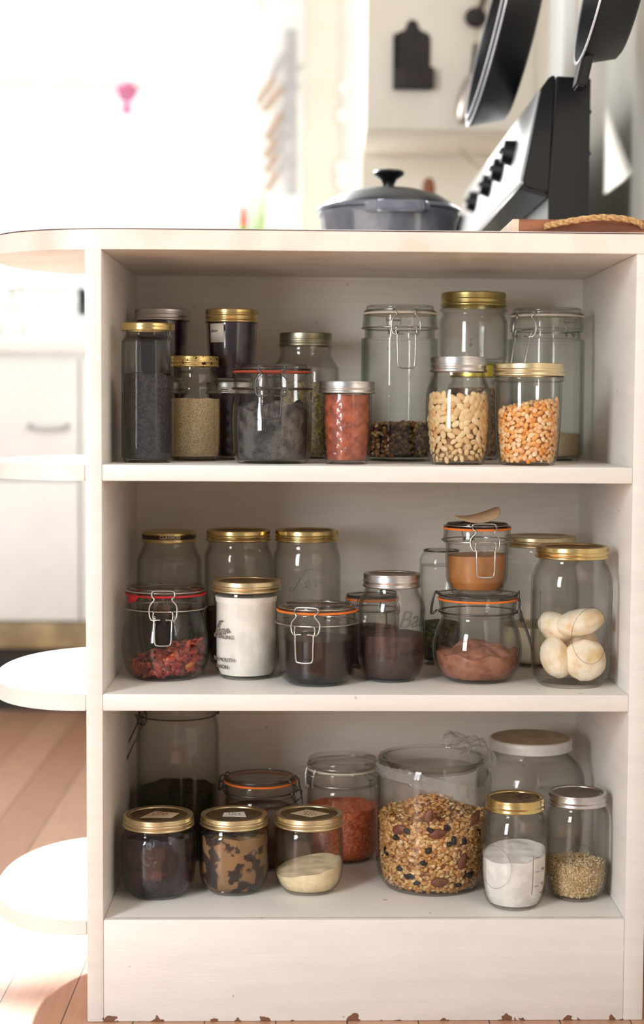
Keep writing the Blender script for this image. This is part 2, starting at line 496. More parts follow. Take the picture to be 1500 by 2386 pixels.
struct(box('floor', -2.6, .62, -3.2, 2.8, -.04, 0, MT['floor'], bev=0))
W1 = (-2.25, -.145, 1.04, 2.45); W2 = (.075, .55, .98, 2.45)
wall_with_hole('wall_back', 'y', WY, .12, -2.4, .62, 0, 2.8, [W1, W2], MT['wall_white'])
struct(box('wall_corner', -.035, .068, WY - .012, WY, .9, 2.8, MT['wall'], bev=.001))
wall_with_hole('wall_left', 'x', -2.42, .12, -.6, 2.65, 0, 2.8, [], MT['wall_white'])
struct(box('wall_right', .47, .6, -.9, 2.0, 0, 2.8, MT['wall'], bev=0))
struct(box('wall_partition', .104, .6, 2.0, 2.10, 0, 2.8, MT['wall'], bev=0))

def window(idx, w, rail=None, y=WY):
    x0, x1, z0, z1 = w
    t = bpy.data.objects.new('window_%d' % idx, None); link(t); t.location = ((x0 + x1) / 2, y, z0); struct(t)
    cx = (x0 + x1) / 2
    def loc(o): return o
    hw = (x1 - x0) / 2; h = z1 - z0; fr = .028
    bm = bmesh.new()
    add_box(bm, -hw, -hw + fr, .03, .07, 0, h); add_box(bm, hw - fr, hw, .03, .07, 0, h)
    add_box(bm, -hw, hw, .03, .07, 0, fr); add_box(bm, -hw, hw, .03, .07, h - fr, h)
    finish('window_frame', bm, MT['wall_white'], t, smooth=False)
    if rail:
        bm = bmesh.new(); add_box(bm, -hw, hw, .02, .06, rail[0] - z0, rail[1] - z0, .003)
        finish('meeting_rail', bm, MT['wall_white'], t)
    bm = bmesh.new(); add_box(bm, -hw + fr, hw - fr, .048, .052, fr, h - fr)
    finish('window_pane', bm, MT['pane'], t, smooth=False)
    return t
MT['pane'] = glass_mat('window_glass', (.99, .99, .99), (.9, .92, .92), 0, 1, 0)
window(1, W1, (1.607, 1.642))
window(2, W2)
struct(box('trim_1', -.139, -.036, WY - .02, WY, .9, 2.7, MT['wall_white'], bev=.003))
struct(box('trim_2', -2.3, -.10, WY - .06, WY + .03, 1.012, 1.04, MT['wall_white'], bev=.004))
struct(box('trim_3', .445, .47, 1.10, 1.27, 1.215, 2.8, MT['wall_white'], bev=.004))
# curtain-like scalloped shutter edge of the second window
gar = thing('paper_garland', None, None, (0, 0, 0))
for zz, rr in ((1.545, .022), (1.40, .024), (1.362, .022), (1.62, .018)):
    bm = bmesh.new(); r_ = bmesh.ops.create_uvsphere(bm, u_segments=16, v_segments=10, radius=rr)
    for v in r_['verts']: v.co = Vector((v.co.x, v.co.y * .6, v.co.z)) + Vector((.075, WY - .03, zz))
    finish('blossom', bm, MT['wall_white'], gar)
tag(gar, 'white round paper blossoms strung down the bright window edge', 'garland')
tube('cord', [(.075, WY - .03, 1.30), (.075, WY - .03, 2.4)], .002, MT['wall_white'], gar)

# front windows behind the camera (bar frames standing before the daylight area lights)
def front_window(idx, loc, target, w, h):
    t = bpy.data.objects.new('window_%d' % idx, None); link(t); t.location = loc
    t.rotation_euler = (Vector(target) - Vector(loc)).to_track_quat('-Z', 'Y').to_euler(); struct(t)
    bm = bmesh.new(); k = .035
    for a in (-w / 2, 0, w / 2): add_box(bm, a - k / 2, a + k / 2, -h / 2, h / 2, -.05, -.02)
    for b in (-h / 2, 0, h / 2): add_box(bm, -w / 2, w / 2, b - k / 2, b + k / 2, -.05, -.02)
    finish('window_frame', bm, MT['wall_white'], t, smooth=False)
front_window(3, (-2.15, -2.85, 1.45), (0.1, 0.0, 0.6), .73, 2.03)
front_window(4, (1.9, -2.9, 1.7), (0.1, 0.0, 0.6), .55, 1.15)

# ------------------------------------------------------------------ jar cabinet
cab = thing('shelf_cabinet', 'cream painted open shelf cabinet packed with glass jars', 'cabinet', (0, 0, 0))
P_ = MT['paint']; PI_ = MT['paint_in']
box('side_panel', XL, XI, 0, DP, 0, ZT, P_, cab)
box('side_panel', XJ, XR, 0, DP, 0, ZT, P_, cab)
box('back_panel', XI, XJ, DP - .006, DP, ZC, ZT, PI_, cab, bev=0)
box('shelf_board', XI, XJ, .0004, DP - .006, ZA2, ZA, P_, cab)
box('shelf_board', XI, XJ, .0004, DP - .006, ZB2, ZB, P_, cab)
box('shelf_board', XI, XJ, .012, DP - .006, ZC - .019, ZC, P_, cab)
box('kickboard', XI, XJ, .0004, .012, 0.0, ZC + .0002, P_, cab)
def half_oval(x0, a, d, n=2.25, k=40):
    pts = []
    for i in range(k + 1):
        t = pi * i / k
        c, s = abs(sin(t)), cos(t)
        pts.append((x0 - a * c ** (2 / n), d / 2 - d / 2 * math.copysign(abs(s) ** (2 / n), s)))
    return pts
for zt, th in ((ZA, ZA - ZA2), (ZB, ZB - ZB2), (ZC, .0185)):
    o = prism('end_shelf', half_oval(XL, .137, DP), 'z', zt - th, zt, P_, cab, bev=.0012)

ct = thing('countertop', 'off-white laminate countertop with rounded left end and dark top edge', 'countertop', (0, 0, 0))
oval = half_oval(-.20, .2115, DP + .003, 2.5)
def ctop(g): return [(x - (g if i not in (0, len(oval) - 1) else 0), y) for i, (x, y) in enumerate(oval)] + [(.468, DP + .003), (.468, 0)]
prism('edge_band', ctop(0), 'z', ZT, .9362, MT['counter_edge'], ct, bev=.0006)
prism('edge_trim', ctop(.0006), 'z', .9362, .9374, MT['dark_trim'], ct)
prism('top_surface', ctop(-.0006), 'z', .9374, .9380, MT['counter_top'], ct)

# ------------------------------------------------------------------ things on the countertop
cb = thing('cutting_board', 'walnut cutting board with a rope handle lying on the countertop', 'cutting board', (.305, .05, .938))
box('board', -.075, .090, -.032, .25, 0, .0165, MT['boardwood'], cb, bev=.002)
box('end_grain', -.083, -.075, -.032, .25, 0, .0165, MT['pale_wood'], cb, bev=.001)
pts = smooth_path([(-.045, -.034, .008), (-.035, -.040, .010), (-.010, -.043, .0145), (.015, -.044, .0175), (.04, -.042, .0175), (.062, -.038, .014), (.070, -.034, .009)], 8)
V = []; Fc = []
for k in range(3):
    pp = []
    for i, p in enumerate(pts):
        a = i * .55 + k * 2 * pi / 3
        pp.append(Vector(p) + Vector((0, cos(a), sin(a))) * .0019)
    tube_geo(V, Fc, pp, .0021, 8)
raw('rope_handle', V, Fc, MT['rope'], cb)

# ------------------------------------------------------------------ range behind the cabinet
rg = thing('cooking_range', 'wide kitchen range with black-sided control panel against the right wall', 'range', (0, 0, 0))
box('range_body', -.22, .385, .46, 1.60, .03, .90, MT['wall_white'], rg, bev=.006)
box('cooktop', -.225, .385, .455, 1.605, .90, .915, MT['black'], rg, bev=.004)
for yy in (.62, 1.32):
    for xx in (-.07, .12):
        V = []; Fc = []
        for k in range(4):
            a = k * pi / 4
            tube_geo(V, Fc, [(xx + .095 * cos(a), yy + .095 * sin(a), .926), (xx - .095 * cos(a), yy - .095 * sin(a), .926)], .004, 6)
        tube_geo(V, Fc, [(xx + .095 * cos(2 * pi * i / 24), yy + .095 * sin(2 * pi * i / 24), .921) for i in range(24)], .005, 6, True)
        raw('burner_grate', V, Fc, MT['castiron'], rg)
bgx = [(.338, 1.212), (.388, 1.210), (.388, .915), (.3285, .915), (.3285, 1.046)]
prism('side_panel', bgx, 'y', .462, 1.598, MT['black'], rg, bev=.0015)
prism('panel_frame', [(.336, 1.213), (.328, 1.211), (.317, 1.196), (.2905, 1.060), (.296, 1.052), (.327, 1.045), (.3275, 1.05)], 'y', .458, 1.602, MT['black'], rg, bev=.002)
prism('control_face', [(.3145, 1.185), (.316, 1.19), (.3155, 1.196), (.2895, 1.072), (.2885, 1.066), (.291, 1.062)], 'y', .475, 1.59, MT['steel'], rg)
prism('panel_lip', [(.2905, 1.058), (.327, 1.043), (.327, 1.038), (.285, 1.050)], 'y', .460, 1.60, MT['black'], rg, bev=.001)
def knob(y, z):
    x = .2885 + (z - 1.066) * .21
    bm = bmesh.new()
    r_ = bmesh.ops.create_cone(bm, cap_ends=True, segments=32, radius1=.021, radius2=.0175, depth=.018)
    add_box(bm, -.003, .003, -.016, .016, .005, .014, .001)
    bm.transform(Matrix.Translation((x - .009, y, z)) @ Matrix.Rotation(-pi / 2 + .2, 4, 'Y'))
    finish('control_knob', bm, MT['black'], rg, auto=40)
for y, z in ((.665, 1.135), (.80, 1.128), (.965, 1.125), (1.22, 1.13), (1.50, 1.12)): knob(y, z)
for zz in (1.165, 1.105): 
    bm = bmesh.new(); r_ = bmesh.ops.create_uvsphere(bm, u_segments=12, v_segments=8, radius=.004)
    for v in r_['verts']: v.co += Vector((.389, .48, zz))
    finish('screw_head', bm, MT['black'], rg)

# ------------------------------------------------------------------ dutch oven
du = thing('dutch_oven', 'grey enamelled dutch oven with black knobbed lid on the range', 'pot', (.105, .62, .940))
lathe('pot_body', [(0, 0), (.082, 0), (.092, .004), (.100, .03), (.105, .08), (.1085, .086), (.1085, .092), (.104, .092), (.098, .03), (.088, .01), (0, .008)], MT['greyenamel'], du, 80)
ld = lathe('pot_lid', [(0, .096), (.105, .0935), (.1095, .0935), (.110, .097), (.107, .101), (.098, .107), (.078, .119), (.048, .1275), (.015, .131), (0, .131)], MT['castiron'], du, 80)
lathe('lid_rim', [(.1088, .0925), (.111, .0945), (.111, .098), (.1085, .1005)], MT['greyenamel'], du, 80, closed_ring=True)
lathe('lid_knob', [(0, .130), (.010, .130), (.0095, .136), (.0125, .144), (.0225, .1505), (.0245, .154), (.022, .1575), (.010, .1595), (0, .160)], MT['black'], ld, 40)
def pot_handle(s):
    pts = [(.050, -.098), (.044, -.120), (.036, -.130), (-.030, -.130), (-.040, -.122), (-.050, -.098), (-.034, -.1), (-.026, -.112), (.024, -.112), (.034, -.1)]
    pts = [(x + .008, y * s) for x, y in pts]
    return prism('pot_handle', pts, 'z', .081, .098, MT['greyenamel'], du, bev=.003)
pot_handle(1); pot_handle(-1)

# ------------------------------------------------------------------ hanging pans
def skillet(name, label, rad, depth, loc, yaw, lean, rim_m, helper=False, group=None):
    """pan axis +X (base side); hung by a handle pointing up"""
    t = thing(name, label, 'pan', loc, 0, group)
    t.rotation_euler = (0, lean, yaw)
    prof = [(0, .0), (rad * .80, 0), (rad * .86, .004), (rad * .985, depth - .006), (rad, depth - .002), (rad, depth), (rad * .968, depth), (rad * .955, depth - .004), (rad * .83, .007), (rad * .78, .0045), (0, .0045)]
    o = lathe('pan_body', prof, MT['castiron'], t, 96)
    o.data.transform(Matrix.Translation((depth, 0, 0)) @ Matrix.Rotation(-pi / 2, 4, 'Y'))
    rm = lathe('pan_rim', [(rad * .97, depth), (rad * 1.004, depth), (rad * 1.006, depth + .0022), (rad * .968, depth + .0022)], rim_m, t, 96, closed_ring=True)
    rm.data.transform(Matrix.Translation((depth, 0, 0)) @ Matrix.Rotation(-pi / 2, 4, 'Y'))
    prism('pan_handle', [(-.016, rad - .01), (.016, rad - .01), (.011, rad + .05), (.014, rad + .13), (.007, rad + .145), (-.007, rad + .145), (-.014, rad + .13), (-.011, rad + .05)], 'x', -.002, .008, MT['castiron'], t, bev=.002)
    if helper:
        prism('helper_handle', [(-.028, -rad + .012), (.028, -rad + .012), (.020, -rad - .034), (-.020, -rad - .034)], 'x', -.001, .014, MT['castiron'], t, bev=.003)
    return t
skillet('frying_pan', 'large black frying pan hanging over the range, outer of two nested', .146, .055, (.270, .70, 1.325), radians(1), radians(13), MT['rim'])
skillet('frying_pan', 'smaller black frying pan nested inside the large one over the range', .128, .036, (.264, .70, 1.320), radians(1), radians(13), MT['rim'])
skillet('frying_pan', 'black cast iron pan with helper handle hanging nearest, beside the right wall', .122, .052, (.368, .30, 1.316), radians(-1), radians(11), MT['rim'], True)
rod = tube('hanging_rail', [(.41, .05, 1.62), (.41, 1.5, 1.62)], .006, MT['black'])
tag(rod, 'black steel rail on the right wall that the pans hang from', 'rail')
for yy in (.2, 1.35):
    tube('rail_bracket', [(.41, yy, 1.62), (.469, yy, 1.62)], .005, MT['black'], rod)

# ------------------------------------------------------------------ wall cabinet with hung tools
uc = thing('wall_cabinet', 'white wall cabinet whose side carries hung tin and utensils', 'cabinet', (.1035, 1.65, 1.34))
box('cabinet_body', 0, .366, 0, .345, 0, .95, MT['wall'], uc, bev=.002)
mh = thing('match_holder', 'dark tin match holder with a pocket hung on the wall cabinet side', 'holder', (.202, 1.65, 1.423))
prism('back_plate', [(-.040, 0), (.040, 0), (.040, .112), (.034, .122), (.016, .128), (.012, .142), (.006, .150), (-.006, .150), (-.012, .142), (-.016, .128), (-.034, .122), (-.040, .112)], 'y', -.004, -.0005, MT['tin'], mh, bev=.0008)
box('pocket', -.040, .047, -.030, -.004, 0, .045, MT['tin'], mh, bev=.003)
box('side_wing', -.0415, -.0395, -.022, -.004, .0, .118, MT['tin'], mh, bev=.0005)
sp = thing('metal_scoop', 'pale metal scoop hanging by a string below the wall cabinet side', 'scoop', (.318, 1.635, 1.352))
bm = bmesh.new(); r_ = bmesh.ops.create_uvsphere(bm, u_segments=24, v_segments=16, radius=1)
for v in r_['verts']: v.co = Vector((v.co.x * .020 - .012 * v.co.z + .002, v.co.y * .010, .052 + v.co.z * .054 * -1))
finish('scoop_bowl', bm, MT['spoon'], sp)
tube('scoop_handle', [(.012, 0, .095), (.020, 0, .17)], .004, MT['black'], sp)
tube('hanging_string', [(.020, 0, .168), (.022, 0, .30)], .001, MT['rope'], sp)
la = thing('ladle', 'dark round ladle hanging above the metal scoop', 'ladle', (.337, 1.628, 1.553))
bm = bmesh.new(); r_ = bmesh.ops.create_uvsphere(bm, u_segments=24, v_segments=16, radius=1)
for v in r_['verts']: v.co = Vector((v.co.x * .024, v.co.y * .012, .022 + v.co.z * .022))
finish('ladle_bowl', bm, MT['tin'], la)
tube('ladle_handle', [(.008, 0, .035), (.035, 0, .12), (.04, 0, .2)], .005, MT['tin'], la)

# ------------------------------------------------------------------ knife rack
kr = tag(box('magnetic_knife_rack', -.088, -.058, WY - .035, WY - .0205, 1.325, 1.775, MT['palegrey'], bev=.002), 'grey magnetic knife rack fixed upright beside the sink window', 'knife rack')
kn = [(-.165, 1.572, 1.735, .030), (-.150, 1.552, 1.70, .022), (-.142, 1.475, 1.63, .022), (-.146, 1.425, 1.56, .016), (-.143, 1.385, 1.50, .020), (-.140, 1.335, 1.44, .014)]
kl = ['uppermost knife with wooden handle and broad blade on the rack', 'long slim knife second from the top of the rack', 'knife third from the top, below the crossing blades', 'small knife fourth from the top of the rack', 'dark handled knife second from the bottom of the rack', 'thin paring knife lowest on the rack']
for i, (x, z, zt, bw) in enumerate(kn):
    t = thing('kitchen_knife', kl[i], 'knife', (x, WY - .04, z), 0, 'knives on the magnetic rack')
    dx = (zt - z) * (.62 if i != 1 else .85)
    d = Vector((dx, 0, zt - z)).normalized(); nrm = Vector((-d.z, 0, d.x))
    def pp(s, w): q = d * s + nrm * w; return (q.x, q.z)
    L = (zt - z) * 1.15; H_ = .085 if i < 3 else .06
    prism('knife_handle', [pp(0, -.007), pp(0, .007), pp(H_, .006), pp(H_, -.006)], 'y', -.006, .006, MT['knifewood'], t, bev=.002)
    prism('knife_blade', [pp(H_, -.004), pp(H_, bw * .5), pp(L * .85, bw * .5), pp(L, 0), pp(L, -.004)], 'y', -.001, .001, MT['palegrey'], t)

# ------------------------------------------------------------------ by the sink window
su = thing('suncatcher', 'pink flower suncatcher hanging in the sink window', 'ornament', (-.527, WY - .01, 1.605))
su.scale = (1.3, 1, 1.15)
bm = bmesh.new()
for k in range(5):
    a = k * 2 * pi / 5 + .3; r_ = bmesh.ops.create_uvsphere(bm, u_segments=12, v_segments=8, radius=1)
    for v in r_['verts']: v.co = Vector((v.co.x * .011 + .013 * cos(a), v.co.y * .004, v.co.z * .011 + .013 * sin(a)))
finish('flower', bm, MT['pink'], su)
prism('flower_stem', [(-.005, -.02), (.005, -.02), (.010, -.048), (0, -.056), (-.010, -.048)], 'y', -.002, .002, MT['pink'], su)
tube('cord', [(0, 0, .02), (-.01, 0, .30)], .0008, MT['wall_white'], su)
pl = thing('potted_plant', 'small potted plant with upright green blades on the window sill', 'plant', (-.165, WY - .03, 1.04))
lathe('plant_pot', [(0, 0), (.020, 0), (.026, .05), (.023, .05), (.018, .004), (0, .004)], MT['wall_white'], pl, 24)
rnd = random.Random(4)
for k, (a, h) in enumerate(((-.012, .315), (.004, .24), (.010, .30), (-.004, .19))):
    V = []; Fc = []
    for i in range(9):
        s = i / 8; w = .006 * (1 - s) ** .6 + .0004
        c = Vector((a * .6 + a * 1.2 * s * s, .002 * k - .003, .045 + (h - .045) * s))
        V += [(c.x - w, c.y, c.z), (c.x, c.y - .0012, c.z), (c.x + w, c.y, c.z), (c.x, c.y + .0012, c.z)]
    for i in range(8):
        for q in range(4): Fc.append((i * 4 + q, i * 4 + (q + 1) % 4, i * 4 + 4 + (q + 1) % 4, i * 4 + 4 + q))
    raw('leaf_blade', V, Fc, MT['leaf'], pl)
sb = thing('squeeze_bottle', 'bottle with orange cap and green body on the window sill', 'bottle', (-.203, WY - .03, 1.04))
lathe('bottle_body', [(0, 0), (.017, 0), (.019, .01), (.019, .16), (.010, .20), (0, .20)], MT['leaf'], sb, 24)
lathe('bottle_cap', [(0, .195), (.011, .195), (.010, .225), (.004, .252), (0, .253)], MT['orangeplastic'], sb, 24)
wk = lathe('wooden_spoon_rest', [(0, 0), (.016, 0), (.012, .05), (.009, .18), (.010, .22), (.014, .255), (.0135, .28), (.008, .292), (0, .294)], MT['brownwood'], None, 24)
wk.location = (.232, 1.53, .925); wk.name = 'pepper_mill'
tag(wk, 'tall brown wooden pepper mill standing beyond the dutch oven lid', 'pepper mill')
tw = tube('metal_skewer', [(.325, 1.90, 1.345), (.345, 1.90, 1.325), (.362, 1.92, 1.312), (.40, 1.99, 1.30)], .0018, MT['oldsilver'], sub=4)
tag(tw, 'thin curved metal hook sticking out from the wall above the range', 'hook')

# ------------------------------------------------------------------ sink cabinets
bc = thing('base_cabinet', 'white sink base cabinet with a drawer pull seen past the end shelves', 'cabinet', (0, 1.95, 0))
box('cabinet_body', -1.3, .095, .02, .68, .16, .86, MT['wall_white'], bc, bev=0)
dr = box('drawer_front', -.96, -.565, 0, .02, .56, .845, MT['wall_white'], bc, bev=.003)
V = []; Fc = []
tube_geo(V, Fc, smooth_path([(-.678, .0, .690), (-.676, -.018, .684), (-.655, -.026, .680), (-.612, -.026, .680), (-.592, -.018, .684), (-.590, 0, .690)], 5), .0055, 8)
raw('drawer_pull', V, Fc, MT['palegrey'], dr)
box('cabinet_door', -.96, -.565, 0, .02, .222, .555, MT['wall_white'], bc, bev=.003)
box('cabinet_door', -.56, -.165, 0, .02, .222, .845, MT['wall_white'], bc, bev=.003)
box('kickboard', -1.3, .095, -.002, .02, .155, .217, MT['tan'], bc, bev=.002)
box('toe_recess', -1.3, .095, .03, .05, 0, .155, MT['shaded_base'], bc, bev=0)
sc = thing('sink_counter', 'white counter with backsplash under the sink window', 'countertop', (0, 1.93, .86))
box('counter_slab', -1.32, .10, 0, .715, 0, .030, MT['wall_white'], sc, bev=.004)
box('backsplash', -1.32, .10, .70, .716, .030, .15, MT['wall_white'], sc, bev=.002)
fa = thing('faucet', 'chrome gooseneck faucet at the sink behind the side panel', 'faucet', (-.47, 2.12, .89))
tube('spout', [(0, 0, 0), (0, 0, .10), (-.01, 0, .14), (-.045, 0, .160), (-.085, 0, .155), (-.105, 0, .13), (-.108, 0, .075)], .009, MT['chrome'], fa, 12, sub=6)
lathe('faucet_base', [(0, 0), (.024, 0), (.022, .012), (.012, .02), (0, .02)], MT['chrome'], fa, 24)
tube('aerator', [(-.108, 0, .135), (-.108, 0, .068)], .011, MT['black'], fa, 12)
so = thing('soap_bottle', 'clear soap bottle with pump standing by the sink', 'bottle', (-.735, 2.03, .89))
lathe('bottle_glass', [(0, 0), (.028, 0), (.031, .01), (.031, .05), (.012, .085), (.010, .10), (0, .10)], MT['glass_green'], so, 32)
tube('pump', [(0, 0, .10), (0, 0, .13), (.03, 0, .13)], .004, MT['oldsilver'], so)

